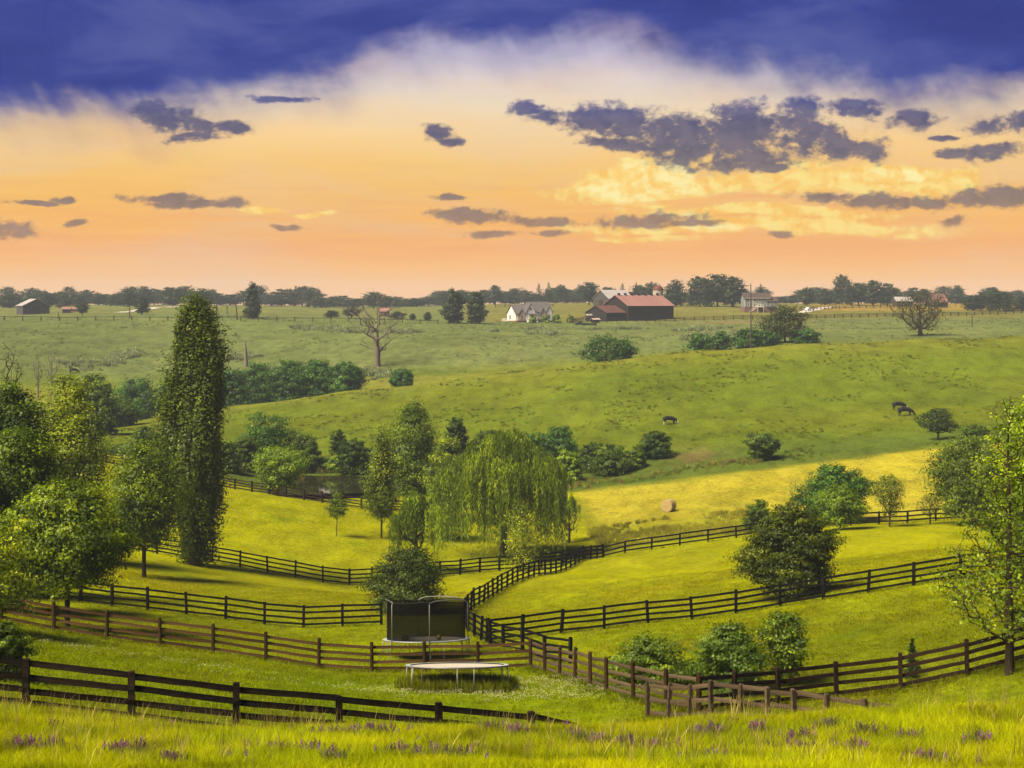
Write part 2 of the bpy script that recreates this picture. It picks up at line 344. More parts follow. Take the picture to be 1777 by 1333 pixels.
def zone(x, y):
    x = np.asarray(x,float); y = np.asarray(y,float); u = uofx(x,y); d = np.hypot(x,y)*np.sign(np.maximum(y,-1)); d = np.where(y<1, 5.0, y)
    n = _hash_noise(x/6,y/6,11); n2 = _hash_noise(x/23,y/23,12); n3 = _hash_noise(x/60,y/60,13); n4 = _hash_noise(x/2.1,y/2.1,14)
    C = np.repeat(MEADOW[None], x.size, 0)
    def lay(w, c):
        nonlocal C; C = C*(1-w[:,None]) + np.asarray(c)[None]*w[:,None]
    dj = d + (n-.5)*1.2
    lay(sstep(dj, np.interp(u,CREST_U,CREST_D)-.6, np.interp(u,CREST_U,CREST_D)+.6), LAWN)
    lay(sstep(d,42,48)*(1-sstep(d,66,92))*(d>np.interp(u,CREST_U,CREST_D)-.5)*.75, LAWN*np.array((.66,.80,1.0)))  # near lawn: greener turf, with the shade lying over it mixed into the colour
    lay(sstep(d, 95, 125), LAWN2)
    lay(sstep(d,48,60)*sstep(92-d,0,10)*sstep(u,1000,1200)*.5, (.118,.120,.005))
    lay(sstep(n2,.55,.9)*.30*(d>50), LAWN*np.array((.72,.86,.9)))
    dw = d + (n-.5)*3
    hay = sstep(dw, np.interp(u,HAYN_U,HAYN_D)+16, np.interp(u,HAYN_U,HAYN_D)+24)*(u>980)
    rough = sstep(dw, np.interp(u,HAYN_U,HAYN_D)+1, np.interp(u,HAYN_U,HAYN_D)+4)*(u>960)
    lay(rough*.75*sstep(1420-u,0,120), (.17,.165,.012))
    lay(np.maximum(hay, rough*sstep(u,1350,1500)), HAY)
    pd = np.interp(u,PAST_U,PAST_D)
    pw = sstep(dw, pd-1, pd+1.5)
    lay(pw, PAST)
    lay(pw*sstep(n2,.35,.8)*.35*(d<420), PAST*np.array((1.5,1.2,1.0)))
    lay(pw*sstep(242-d,0,14)*.6, BANK)
    lay(sstep(d,300,332)*(d<400)*.35, (.19,.17,.03))
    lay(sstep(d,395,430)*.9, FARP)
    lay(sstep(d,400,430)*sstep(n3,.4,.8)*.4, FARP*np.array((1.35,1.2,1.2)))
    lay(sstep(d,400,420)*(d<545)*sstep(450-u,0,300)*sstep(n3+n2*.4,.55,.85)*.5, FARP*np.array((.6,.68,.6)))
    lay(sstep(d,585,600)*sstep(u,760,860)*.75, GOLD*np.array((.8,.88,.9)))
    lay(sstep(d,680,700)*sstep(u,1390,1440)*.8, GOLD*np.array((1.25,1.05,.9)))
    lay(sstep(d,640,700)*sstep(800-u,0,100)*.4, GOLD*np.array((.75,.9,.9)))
    # bare soil: bank over the creek, cattle track under the far dark fence
    uu = u + (n-.5)*40
    lay(np.exp(-((uu-1195)/42)**2-((d-229)/7)**2)*.5*sstep(n4,.1,.5), SOIL*.8)
    lay(np.exp(-((uu-1300)/80)**2-((d-566)/9)**2)*.8, SOIL)
    lay(np.exp(-((uu-1080)/50)**2-((d-171)/2.5)**2)*.8, HAY*1.1)
    return C
# ------------------------------------------------------------------ ground sheet
def build_ground():
    lim = R(24)
    az = np.concatenate([np.linspace(-math.pi, -lim, 40)[:-1], np.linspace(-lim, lim, 340), np.linspace(lim, math.pi, 40)[1:-1]])
    rr = np.concatenate([np.exp(np.linspace(math.log(2.5), math.log(28), 22))[:-1], np.exp(np.linspace(math.log(28), math.log(60), 70))[:-1], np.exp(np.linspace(math.log(60), math.log(420), 165))[:-1], np.exp(np.linspace(math.log(420), math.log(2000), 95))])
    A,D = np.meshgrid(az, rr); x = D*np.sin(A); y = D*np.cos(A)
    z = gz(x, y); nr,nc = x.shape
    V = np.stack([x,y,z],-1).reshape(-1,3)
    V = np.concatenate([V, [[0,0,float(gz(0,.5)[0])]]])
    i = np.arange(nr-1)[:,None]*nc; j = np.arange(nc)[None]; j2 = (j+1) % nc
    F = np.stack([i+j, i+j2, i+nc+j2, i+nc+j], -1).reshape(-1,4)[:, ::-1]
    me = mesh_np('ground', V, F, True)
    bm = bmesh.new(); bm.from_mesh(me); bm.verts.ensure_lookup_table()
    last = bm.verts[len(V)-1]
    for k in range(nc): bm.faces.new((bm.verts[k], bm.verts[(k+1)%nc], last)).smooth = True
    bmesh.ops.recalc_face_normals(bm, faces=bm.faces); 
    bm.to_mesh(me); bm.free()
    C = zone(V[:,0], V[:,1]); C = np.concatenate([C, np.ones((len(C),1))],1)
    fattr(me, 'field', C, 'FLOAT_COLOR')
    m, g = material('turf')
    a = g.n.new('ShaderNodeAttribute'); a.attribute_name = 'field'
    P = g.n.new('ShaderNodeNewGeometry').outputs['Position']
    dist = g.v('LENGTH', P)
    n1 = g.noise(P, 2.2, 6, .65); n2 = g.noise(g.v('MULTIPLY',P,(1,.45,1)), .33, 5, .6, .4); n3 = g.noise(P, .05, 4, .55); n4 = g.noise(P, 9.0, 4, .7)
    k = g.m('ADD', g.m('MULTIPLY', g.m('SUBTRACT',n1,.5), 1.3), g.m('ADD', g.m('MULTIPLY', g.m('SUBTRACT',n2,.5), 1.1), g.m('MULTIPLY', g.m('SUBTRACT',n3,.5), .6)))
    k = g.m('ADD', k, g.m('MULTIPLY', g.m('SUBTRACT',n4,.5), .7))
    k = g.m('MAXIMUM', g.m('MULTIPLY_ADD', k, 1.35, 1.0), .22)
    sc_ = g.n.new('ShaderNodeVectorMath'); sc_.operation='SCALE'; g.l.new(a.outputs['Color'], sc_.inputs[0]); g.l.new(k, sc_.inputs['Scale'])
    straw = g.m('MULTIPLY', g.step(g.noise(g.v('ADD',P,(40,3,1)), .12, 6, .68, .6), .58, .75), .45)
    c1 = g.mix(straw, sc_.outputs[0], g.mix(1.0, sc_.outputs[0], (1.45,1.05,1.3,1), 'MULTIPLY'))
    green = g.m('MULTIPLY', g.step(g.noise(g.v('ADD',P,(9,63,1)), .21, 5, .62, .4), .54, .72), .55)
    c1 = g.mix(green, c1, g.mix(1.0, c1, (.62,.86,1.0,1), 'MULTIPLY'))
    hgt = g.m('ADD', g.m('MULTIPLY',n1,1.0), g.m('ADD', g.m('MULTIPLY',n2,1.5), g.m('MULTIPLY',n4,.4)))
    dif = g.n.new('ShaderNodeBsdfDiffuse'); g.l.new(c1, dif.inputs['Color']); g.l.new(bump(g, hgt, .55, .22), dif.inputs['Normal'])
    finish(g, dif.outputs[0])
    me.materials.append(m)
    o = link('ground', me); tag(o, 'rolling green and golden pasture hills covered in grass', None, None, 'structure')
    return o
build_ground()
# ------------------------------------------------------------------ instanced grasses (uncountable: stuff)
def blades(n, rad, hmin, hmax, w, lean, seed, curl=.5, kind='blade'):
    rs = np.random.RandomState(seed)
    r = rad*np.sqrt(rs.rand(n)); a = rs.rand(n)*2*math.pi
    b = np.stack([r*np.cos(a), r*np.sin(a), np.full(n,-.02)],-1)
    h = hmin+(hmax-hmin)*rs.rand(n)**1.3
    la = rs.rand(n)*2*math.pi; ll = lean*rs.rand(n)*h
    dirv = np.stack([np.cos(la),np.sin(la),np.zeros(n)],-1)
    sa = rs.rand(n)*2*math.pi; side = np.stack([np.cos(sa),np.sin(sa),np.zeros(n)],-1)*w*.5
    mid = b + dirv*(ll*.35)[:,None]; mid[:,2] += h*.55
    tip = b + dirv*ll[:,None]; tip[:,2] += h*(1-curl*.3*rs.rand(n))
    V = np.stack([b-side, b+side, mid+side*.8, mid-side*.8, tip],1).reshape(-1,3)
    k = np.arange(n)[:,None]*5
    F = [tuple(q) for q in (k+np.array([0,1,2,3])).tolist()] + [tuple(q) for q in (k+np.array([3,2,4])).tolist()]
    bv = np.repeat(rs.rand(n),5); hh = np.tile([0,0,.55,.55,1.0], n)
    return V, F, bv, hh
def grass_mat(name, tipmul=(1.25,1.15,1.0), darkroot=False, transl=.35, contrast=.8):
    m, g = material(name)
    a = g.n.new('ShaderNodeAttribute'); a.attribute_type = 'INSTANCER'; a.attribute_name = 'gcol'
    b = g.n.new('ShaderNodeAttribute'); b.attribute_name = 'bv'
    h = g.n.new('ShaderNodeAttribute'); h.attribute_name = 'hh'
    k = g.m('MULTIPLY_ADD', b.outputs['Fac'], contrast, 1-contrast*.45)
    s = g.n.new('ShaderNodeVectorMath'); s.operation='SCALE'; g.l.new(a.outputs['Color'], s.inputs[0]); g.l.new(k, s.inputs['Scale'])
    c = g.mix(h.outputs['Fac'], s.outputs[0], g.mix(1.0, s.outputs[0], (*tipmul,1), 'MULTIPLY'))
    d = g.n.new('ShaderNodeBsdfDiffuse'); t = g.n.new('ShaderNodeBsdfTranslucent'); g.l.new(c, d.inputs['Color']); g.l.new(c, t.inputs['Color'])
    mx = g.n.new('ShaderNodeMixShader'); mx.inputs[0].default_value = transl; g.l.new(d.outputs[0], mx.inputs[1]); g.l.new(t.outputs[0], mx.inputs[2])
    finish(g, mx.outputs[0]); return m
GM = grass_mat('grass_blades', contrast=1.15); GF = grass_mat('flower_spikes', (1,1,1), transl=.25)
def tuft_obj(name, parts, mat):
    V=[];F=[];B=[];H=[];o=0
    for (v,f,b,h) in parts:
        V.append(v); F += [tuple(i+o for i in q) for q in f]; B.append(b); H.append(h); o += len(v)
    V = np.concatenate(V); me = mesh_np(name, V, F, False, (mat,)); fattr(me,'bv',np.concatenate(B)); fattr(me,'hh',np.concatenate(H))
    return bpy.data.objects.new(name, me)         # never linked: only a source for the instances
def scatter(name, label, pts, srcs, colors, scl, seed, tilt=.12, aniso=None):
    rs = np.random.RandomState(seed); n = len(pts)
    me = bpy.data.meshes.new(name); me.vertices.add(n); me.vertices.foreach_set('co', np.asarray(pts,np.float32).ravel())
    rot = np.stack([(rs.rand(n)-.5)*tilt, (rs.rand(n)-.5)*tilt, rs.rand(n)*6.283],-1)
    fattr(me,'rot',rot,'FLOAT_VECTOR'); fattr(me,'scl',scl); fattr(me,'gcol',np.concatenate([colors,np.ones((n,1))],1),'FLOAT_COLOR'); fattr(me,'idx',rs.randint(0,len(srcs),n),'INT')
    o = link(name, me); tag(o, label, None, None, 'stuff')
    ng = bpy.data.node_groups.new(name+'_nodes','GeometryNodeTree')
    ng.interface.new_socket('Geometry', in_out='INPUT', socket_type='NodeSocketGeometry'); ng.interface.new_socket('Geometry', in_out='OUTPUT', socket_type='NodeSocketGeometry')
    N = ng.nodes; L = ng.links
    gi = N.new('NodeGroupInput'); go = N.new('NodeGroupOutput'); ip = N.new('GeometryNodeInstanceOnPoints')
    L.new(gi.outputs[0], ip.inputs['Points'])
    jn = N.new('GeometryNodeJoinGeometry')
    for s in reversed(srcs):
        oi = N.new('GeometryNodeObjectInfo'); oi.inputs['Object'].default_value = s; oi.inputs['As Instance'].default_value = False
        gt = N.new('GeometryNodeGeometryToInstance'); L.new(oi.outputs['Geometry'], gt.inputs[0]); L.new(gt.outputs[0], jn.inputs[0])
    L.new(jn.outputs[0], ip.inputs['Instance']); ip.inputs['Pick Instance'].default_value = True
    def na(nm, dt):
        q = N.new('GeometryNodeInputNamedAttribute'); q.data_type = dt; q.inputs['Name'].default_value = nm; return q.outputs['Attribute']
    L.new(na('idx','INT'), ip.inputs['Instance Index'])
    e2r = N.new('FunctionNodeEulerToRotation'); L.new(na('rot','FLOAT_VECTOR'), e2r.inputs[0]); L.new(e2r.outputs[0], ip.inputs['Rotation'])
    L.new(na('scl','FLOAT'), ip.inputs['Scale'])
    L.new(ip.outputs[0], go.inputs[0])
    md = o.modifiers.new('scatter','NODES'); md.node_group = ng
    return o
def polar_pts(n, d0, d1, seed, u0=-140, u1=1920, power=2.0):
    rs = np.random.RandomState(seed)
    q = rs.rand(n); d = (d0**power + q*(d1**power-d0**power))**(1/power)
    u = u0+(u1-u0)*rs.rand(n)
    return (u-CU)/FPX*d, d, u, rs
def meadow():
    x,d,u,rs = polar_pts(30000, 27, 50, 5)
    keep = d < np.interp(u,CREST_U,CREST_D) - .15 - np.interp(u,[-200,420,800],[1.5,1.1,0.0]) + (_hash_noise(x,d,5)-.5)*.6
    x,d,u = x[keep],d[keep],u[keep]; z = gz(x,d)
    n1 = _hash_noise(x/1.6,d/1.6,21); n2 = _hash_noise(x/5,d/5,22)
    C = 1.45*MEADOW[None]*np.stack([.72+.55*n1, .88+.35*n1, .8+.5*n2],-1)*(.8+.45*n2)[:,None]
    dark = sstep(_hash_noise(x/.9,d/.9,23),.62,.9)[:,None]; C = C*(1-dark*.5)
    srcs = [tuft_obj('meadow_tuft', [blades(46,.28,.15,.5,.013,1.2,s), blades(5,.2,.4,.75,.009,.7,s+50)], GM) for s in (1,2,3,4)]
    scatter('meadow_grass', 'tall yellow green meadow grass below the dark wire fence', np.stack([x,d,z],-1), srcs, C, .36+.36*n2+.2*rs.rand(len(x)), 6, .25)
    # straw seed heads
    x,d,u,rs = polar_pts(1500, 29, 47, 8); keep = (d < np.interp(u,CREST_U,CREST_D)+.3)&(_hash_noise(x/3,d/3,28)>.42); x,d=x[keep],d[keep]
    st = [tuft_obj('stalk', [blades(3,.12,.6,.95,.012,.5,s)], GM) for s in (11,12)]
    C = np.array((.40,.33,.10))[None]*(.7+.5*rs.rand(len(x)))[:,None]
    scatter('seed_stalks', 'straw coloured seed stalks rising from the meadow grass', np.stack([x,d,gz(x,d)],-1), st, C, .7+.4*rs.rand(len(x)), 9, .4)
    # purple vetch
    spots = [(60,1276,45,5),(225,1285,55,9),(300,1305,20,5),(480,1282,28,8),(535,1285,18,6),(575,1297,22,7),(700,1287,40,8),(770,1292,45,12),(830,1283,12,4),(905,1252,26,6),(1000,1258,26,9),(1040,1268,20,5),(1130,1278,50,10),(1090,1270,18,5),(1235,1250,40,5),(1320,1247,14,5),(1385,1262,30,6),(1440,1240,20,5),(1480,1282,36,8),(1380,1282,30,4),(1230,1298,36,9),(1700,1270,18,4),(1620,1302,30,6),(590,1255,60,5),(660,1250,50,4),(860,1245,24,3),(1500,1250,30,6),(1580,1262,20,4)]
    P=[]
    rs = np.random.RandomState(3)
    for (u0,v0,ru,rv) in spots:
        c = hit(u0, v0+32, 26, 60); k = int(6+ru*.62)
        s = c.y/FPX; q = rs.randn(k,2)*.55
        px = c.x+q[:,0]*ru*s; py = c.y+q[:,1]*rv*s*4.2
        P.append(np.stack([px,py],-1))
    P = np.concatenate(P); pu = uofx(P[:,0],P[:,1]); P = P[P[:,1] < np.interp(pu,CREST_U,CREST_D)-.3]
    lone = np.stack(polar_pts(60,29,42,77)[:2],-1); P = np.concatenate([P,lone])
    def spike(seed):
        r_ = np.random.RandomState(seed); V=[];F=[];B=[];H=[]
        for j in range(3):
            bx,by = (r_.rand(2)-.5)*.2; top = .42+.2*r_.rand()
            for k in range(11):
                t = k/11; zz = top-.20*t; w = .010+.016*t; aa = r_.rand()*6.28
                cx,cy_ = bx+.02*math.cos(aa), by+.02*math.sin(aa); o = len(V)
                V += [(cx-w,cy_,zz),(cx,cy_-w,zz-.012),(cx+w,cy_,zz),(cx,cy_+w,zz+.022)]; F.append((o,o+1,o+2,o+3)); B += [r_.rand()]*4; H += [0]*4
        return np.array(V),F,np.array(B),np.array(H,float)
    fl = [tuft_obj('vetch', [spike(s)], GF) for s in (31,32,33)]
    C = np.array((.14,.05,.15))[None]*(.55+.8*rs.rand(len(P),1))*np.stack([.8+.6*rs.rand(len(P)),np.ones(len(P)),np.ones(len(P))],-1)
    scatter('purple_vetch', 'purple vetch flowers in loose patches through the meadow', np.stack([P[:,0],P[:,1],gz(P[:,0],P[:,1])],-1), fl, C, .42+.3*rs.rand(len(P)), 4, .5)
    lf = [tuft_obj('vetch_leaf', [blades(26,.22,.12,.42,.03,.9,s)], GM) for s in (41,42)]
    scatter('vetch_leaves', 'darker vetch foliage around the purple flowers', np.stack([P[:,0],P[:,1],gz(P[:,0],P[:,1])],-1)[::2], lf, np.tile(np.array((.085,.105,.022)),(len(P[::2]),1)), .8+.3*rs.rand(len(P[::2])), 44, .3)
meadow()
def lawns():
    x,d,u,rs = polar_pts(34000, 43, 125, 15, power=1.35)
    keep = (d > np.interp(u,CREST_U,CREST_D)); x,d,u = x[keep],d[keep],u[keep]; z = gz(x,d)
    n1 = _hash_noise(x/1.3,d/1.3,31); n2 = _hash_noise(x/4,d/4,32)
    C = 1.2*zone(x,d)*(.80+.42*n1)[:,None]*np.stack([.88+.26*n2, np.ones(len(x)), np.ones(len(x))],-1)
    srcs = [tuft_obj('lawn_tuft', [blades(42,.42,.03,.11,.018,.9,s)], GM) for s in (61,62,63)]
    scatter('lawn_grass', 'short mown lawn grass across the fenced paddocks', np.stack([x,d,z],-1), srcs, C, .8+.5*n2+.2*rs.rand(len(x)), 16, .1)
    # unmown grass along the fence lines
    P=[]
    rs = np.random.RandomState(18)
    for k,dens,wid in (('front',22,.35),('brown',13,.28),('brown2',20,.4),('dark',14,.35),('grey',22,.4),('black2',5,.2),('mid',6,.22),('wind2',6,.3),('wind',4,.2),('left3',4,.25),('right3',5,.3)):
        pts = [gp(a,c) for a,b,c in FENCE[k]]
        for p,q in zip(pts,pts[1:]):
            L = (q-p).length; n = int(L*dens); t = rs.rand(n)
            P.append(np.stack([p.x+(q.x-p.x)*t+rs.randn(n)*wid, p.y+(q.y-p.y)*t+rs.randn(n)*wid],-1))
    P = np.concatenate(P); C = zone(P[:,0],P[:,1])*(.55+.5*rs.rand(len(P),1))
    srcs = [tuft_obj('edge_tuft', [blades(22,.16,.10,.36,.014,.7,s)], GM) for s in (71,72,73)]
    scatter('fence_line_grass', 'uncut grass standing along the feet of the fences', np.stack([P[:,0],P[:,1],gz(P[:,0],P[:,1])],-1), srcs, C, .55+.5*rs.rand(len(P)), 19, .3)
    # clover heads in the paddock round the low trampoline
    Q=[]
    for (u0,v0,ru,rv,n) in ((960,1185,90,14,170),(1010,1200,90,10,130),(760,1200,160,8,120),(640,1165,60,4,40),(900,1212,160,8,160),(300,1150,120,10,40),(110,1120,60,6,30)):
        c = hit(u0,v0,45,75); s = c.y/FPX; q = rs.randn(n,2)*.9
        Q.append(np.stack([c.x+q[:,0]*ru*s, c.y+q[:,1]*rv*s*4.5],-1))
    Q = np.concatenate(Q); Q = Q[(Q[:,1]>48)]
    def clover(seed):
        r_ = np.random.RandomState(seed); V=[];F=[]
        for j in range(5):
            bx,by = (r_.rand(2)-.5)*.4; zz=.09+.05*r_.rand(); w=.016; o=len(V)
            V += [(bx-w,by,zz),(bx+w,by,zz),(bx,by-w,zz),(bx,by+w,zz),(bx,by,zz+w*1.4),(bx,by,zz-w)]
            F += [(o,o+2,o+4),(o+2,o+1,o+4),(o+1,o+3,o+4),(o+3,o,o+4),(o+2,o,o+5),(o+1,o+2,o+5)]
        return np.array(V),F,np.full(len(V),.5),np.zeros(len(V))
    cl = [tuft_obj('clover', [clover(s)], GF) for s in (81,82)]
    scatter('white_clover', 'white clover heads dotted over the near paddock', np.stack([Q[:,0],Q[:,1],gz(Q[:,0],Q[:,1])],-1), cl, np.tile(np.array((.50,.48,.26)),(len(Q),1)), .7+.5*rs.rand(len(Q)), 83, .2)
    # longer grass under and round the low trampoline
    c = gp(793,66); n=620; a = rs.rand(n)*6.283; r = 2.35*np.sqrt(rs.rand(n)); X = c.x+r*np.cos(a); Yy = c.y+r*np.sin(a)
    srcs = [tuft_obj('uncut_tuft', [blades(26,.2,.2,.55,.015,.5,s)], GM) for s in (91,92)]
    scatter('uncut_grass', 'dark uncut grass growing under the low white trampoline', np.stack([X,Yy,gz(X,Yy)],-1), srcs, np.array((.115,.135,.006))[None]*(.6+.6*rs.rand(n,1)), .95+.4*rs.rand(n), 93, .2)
lawns()
def pastures():
    srcs = [tuft_obj('weed_tuft', [blades(44,.34,.10,.38,.035,.7,s)], GM) for s in (101,102,103)]
    x,d,u,rs = polar_pts(16000, 214, 345, 105)
    den = _hash_noise(x/9,d/9,41)*.6+_hash_noise(x/2.7,d/2.7,42)*.5
    keep = (d > np.interp(u,PAST_U,PAST_D)+3)&(den > .63); x,d=x[keep],d[keep]; n=len(x)
    C = PAST[None]*np.stack([.7+.8*rs.rand(n),.85+.5*rs.rand(n),.9+.8*rs.rand(n)],-1)*np.where(rs.rand(n,1)<.5,.75,1.3)
    scatter('pasture_weeds', 'clumps of coarse grass over the cattle hillside', np.stack([x,d,gz(x,d)],-1), srcs, C, .45+.9*rs.rand(n)**2, 106, .2)
    x,d,u,rs = polar_pts(9000, 385, 600, 115)
    keep = (_hash_noise(x/14,d/14,43)*.6+_hash_noise(x/4,d/4,44)*.5 > .62); x,d=x[keep],d[keep]; n=len(x)
    C = FARP[None]*(1.0+.6*rs.rand(n,1))
    scatter('far_pasture_weeds', 'faint grass clumps on the hazy far pasture', np.stack([x,d,gz(x,d)],-1), srcs, C, .7+1.1*rs.rand(n)**2, 116, .2)
    # pale flowering scrub on the far slope
    P=[]
    for (u0,v0,ru,rv,n) in ((190,630,16,7,60),(205,620,14,6,60),(225,618,10,4,40),(130,632,20,4,40),(150,640,10,3,20),(560,571,30,4,60),(600,574,26,4,50),(520,570,14,3,30),(690,577,30,4,60),(640,576,20,3,40),(620,648,22,5,70),(660,652,16,4,30),(850,575,12,3,20),(950,580,24,3,40),(1060,572,40,3,60),(1250,585,40,9,160),(1290,580,40,8,120),(1220,572,30,4,60),(930,573,20,3,20),(420,622,20,4,40)):
        c = hit(u0,v0,340,700); s = c.y/FPX; q = rs.randn(n,2)*.6
        P.append(np.stack([c.x+q[:,0]*ru*s, c.y+q[:,1]*rv*s*6],-1))
    P=np.concatenate(P); n=len(P)
    srcs = [tuft_obj('scrub', [blades(90,1.0,.3,1.5,.16,.6,s)], GM) for s in (121,122)]
    scatter('flowering_scrub', 'pale flowering scrub along the folds of the far slope', np.stack([P[:,0],P[:,1],gz(P[:,0],P[:,1])],-1), srcs, np.array((.24,.29,.14))[None]*(.6+.6*rs.rand(n,1)), .5+.7*rs.rand(n), 124, .2)
    # rough grass strip on the valley floor
    x,d,u,rs = polar_pts(5000, 160, 184, 135, 985, 1420)
    keep = (d > np.interp(u,HAYN_U,HAYN_D)+2.0)&(_hash_noise(x/5,d/5,46)>.15+.45*rs.rand(len(x))+.3*(u>1300)); x,d,u=x[keep],d[keep],u[keep]; n=len(x)
    srcs = [tuft_obj('reed_tuft', [blades(40,.5,.3,.95,.04,.5,s)], GM) for s in (131,132)]
    C = np.array((.21,.21,.02))[None]*np.stack([.6+.9*_hash_noise(x/7,d/7,47)]*3,-1)*(.7+.5*rs.rand(n,1))
    scatter('rough_grass', 'rough tall grass strip between the valley fence and hay field', np.stack([x,d,gz(x,d)],-1), srcs, C, .3+.45*rs.rand(n), 136, .2)
    # creek bank undergrowth below the cattle hill
    x,d,u,rs = polar_pts(3000, 214, 240, 145, 380, 1320)
    keep = (_hash_noise(x/6,d/6,48)>.25)&(d>np.interp(u,[380,480,620,720,850,1000,1150,1300],[222,231,231,228,214,214,217,218])); keep &= (u<1000)|((d<221)&(_hash_noise(x/6,d/6,49)>.45)); x,d,u=x[keep],d[keep],u[keep]; n=len(x)
    srcs = [tuft_obj('bank_weed', [blades(60,.7,.3,1.3,.11,.8,s)], GM) for s in (141,142)]
    C = np.stack([.09+.10*rs.rand(n),.12+.09*rs.rand(n),.02+.02*rs.rand(n)],-1)
    scatter('creek_undergrowth', 'tangled undergrowth on the creek bank below the cattle hill', np.stack([x,d,gz(x,d)],-1), srcs, C*1.2, (.6+.7*rs.rand(n))*np.where(u>860,.5,1.0), 146, .2)
pastures()
# ------------------------------------------------------------------ fences
def wood(name, c, var, c2=None, rough=.85):
    return simple_mat(name, c, rough, var, 7.0, .05, 0, .5, (.25,3,3), c2)
W_BLACK = wood('black_painted_board', (.0030,.0026,.0024), .5, (.011,.0095,.0088))
W_FRONT = wood('worn_black_board', (.007,.0055,.0042), .8, (.022,.0145,.0095))
W_BROWN = wood('brown_board', (.052,.027,.011), .7, (.105,.058,.026))
W_POSTB = wood('brown_post', (.052,.028,.013), .55, (.034,.018,.009))
W_GREY = wood('weathered_grey_board', (.105,.074,.046), .6, (.055,.038,.026))
W_REDB = wood('red_brown_board', (.026,.014,.009), .5, (.016,.009,.007))
W_FAR = wood('far_dark_board', (.020,.017,.016), .4)
def board_mesh(seed, h, t, n=5):
    rs = random.Random(seed); V=[];F=[]
    for i in range(n+1):
        x=i/n; jz=rs.uniform(-.008,.008); jy=rs.uniform(-.004,.004); hh=h*(1+rs.uniform(-.06,.06))
        V += [(x,-t/2+jy,-hh/2+jz),(x,t/2+jy,-hh/2+jz),(x,t/2+jy,hh/2+jz),(x,-t/2+jy,hh/2+jz)]
    for i in range(n):
        a=i*4; b=a+4
        for k in range(4): F.append((a+k,a+(k+1)%4,b+(k+1)%4,b+k))
    F += [(3,2,1,0),(n*4,n*4+1,n*4+2,n*4+3)]
    return mesh_np('rail', V, F)
def post_mesh(seed, w, h, rnd=False):
    rs = random.Random(seed); V=[];F=[]; n = 10 if rnd else 4; lev=(-.35,0.0,h*.5,h-.03,h)
    for li,z in enumerate(lev):
        sc = 1.0 if li<4 else .82
        for k in range(n):
            a = 2*math.pi*(k+.5)/n; r = (w/2 if rnd else w/2*1.35)*sc*(1+rs.uniform(-.05,.05))
            V.append((r*math.cos(a), r*math.sin(a), z + (rs.uniform(-.015,.015) if li==4 else 0)))
    for li in range(4):
        for k in range(n): F.append((li*n+k, li*n+(k+1)%n, (li+1)*n+(k+1)%n, (li+1)*n+k))
    F.append(tuple(4*n+k for k in range(n)))
    return mesh_np('post', V, F)
def poly3(key, spacing):
    pts = [gp(u,d) for u,v,d in (FENCE[key] if isinstance(key,str) else key)]
    xy = np.array([(p.x,p.y) for p in pts]); seg = np.hypot(*np.diff(xy,axis=0).T); s = np.concatenate([[0],np.cumsum(seg)])
    n = max(1,int(round(s[-1]/spacing))); t = np.linspace(0,s[-1],n+1)
    x = np.interp(t,s,xy[:,0]); y = np.interp(t,s,xy[:,1]); z = gz(x,y)
    return [Vector(q) for q in zip(x,y,z)]
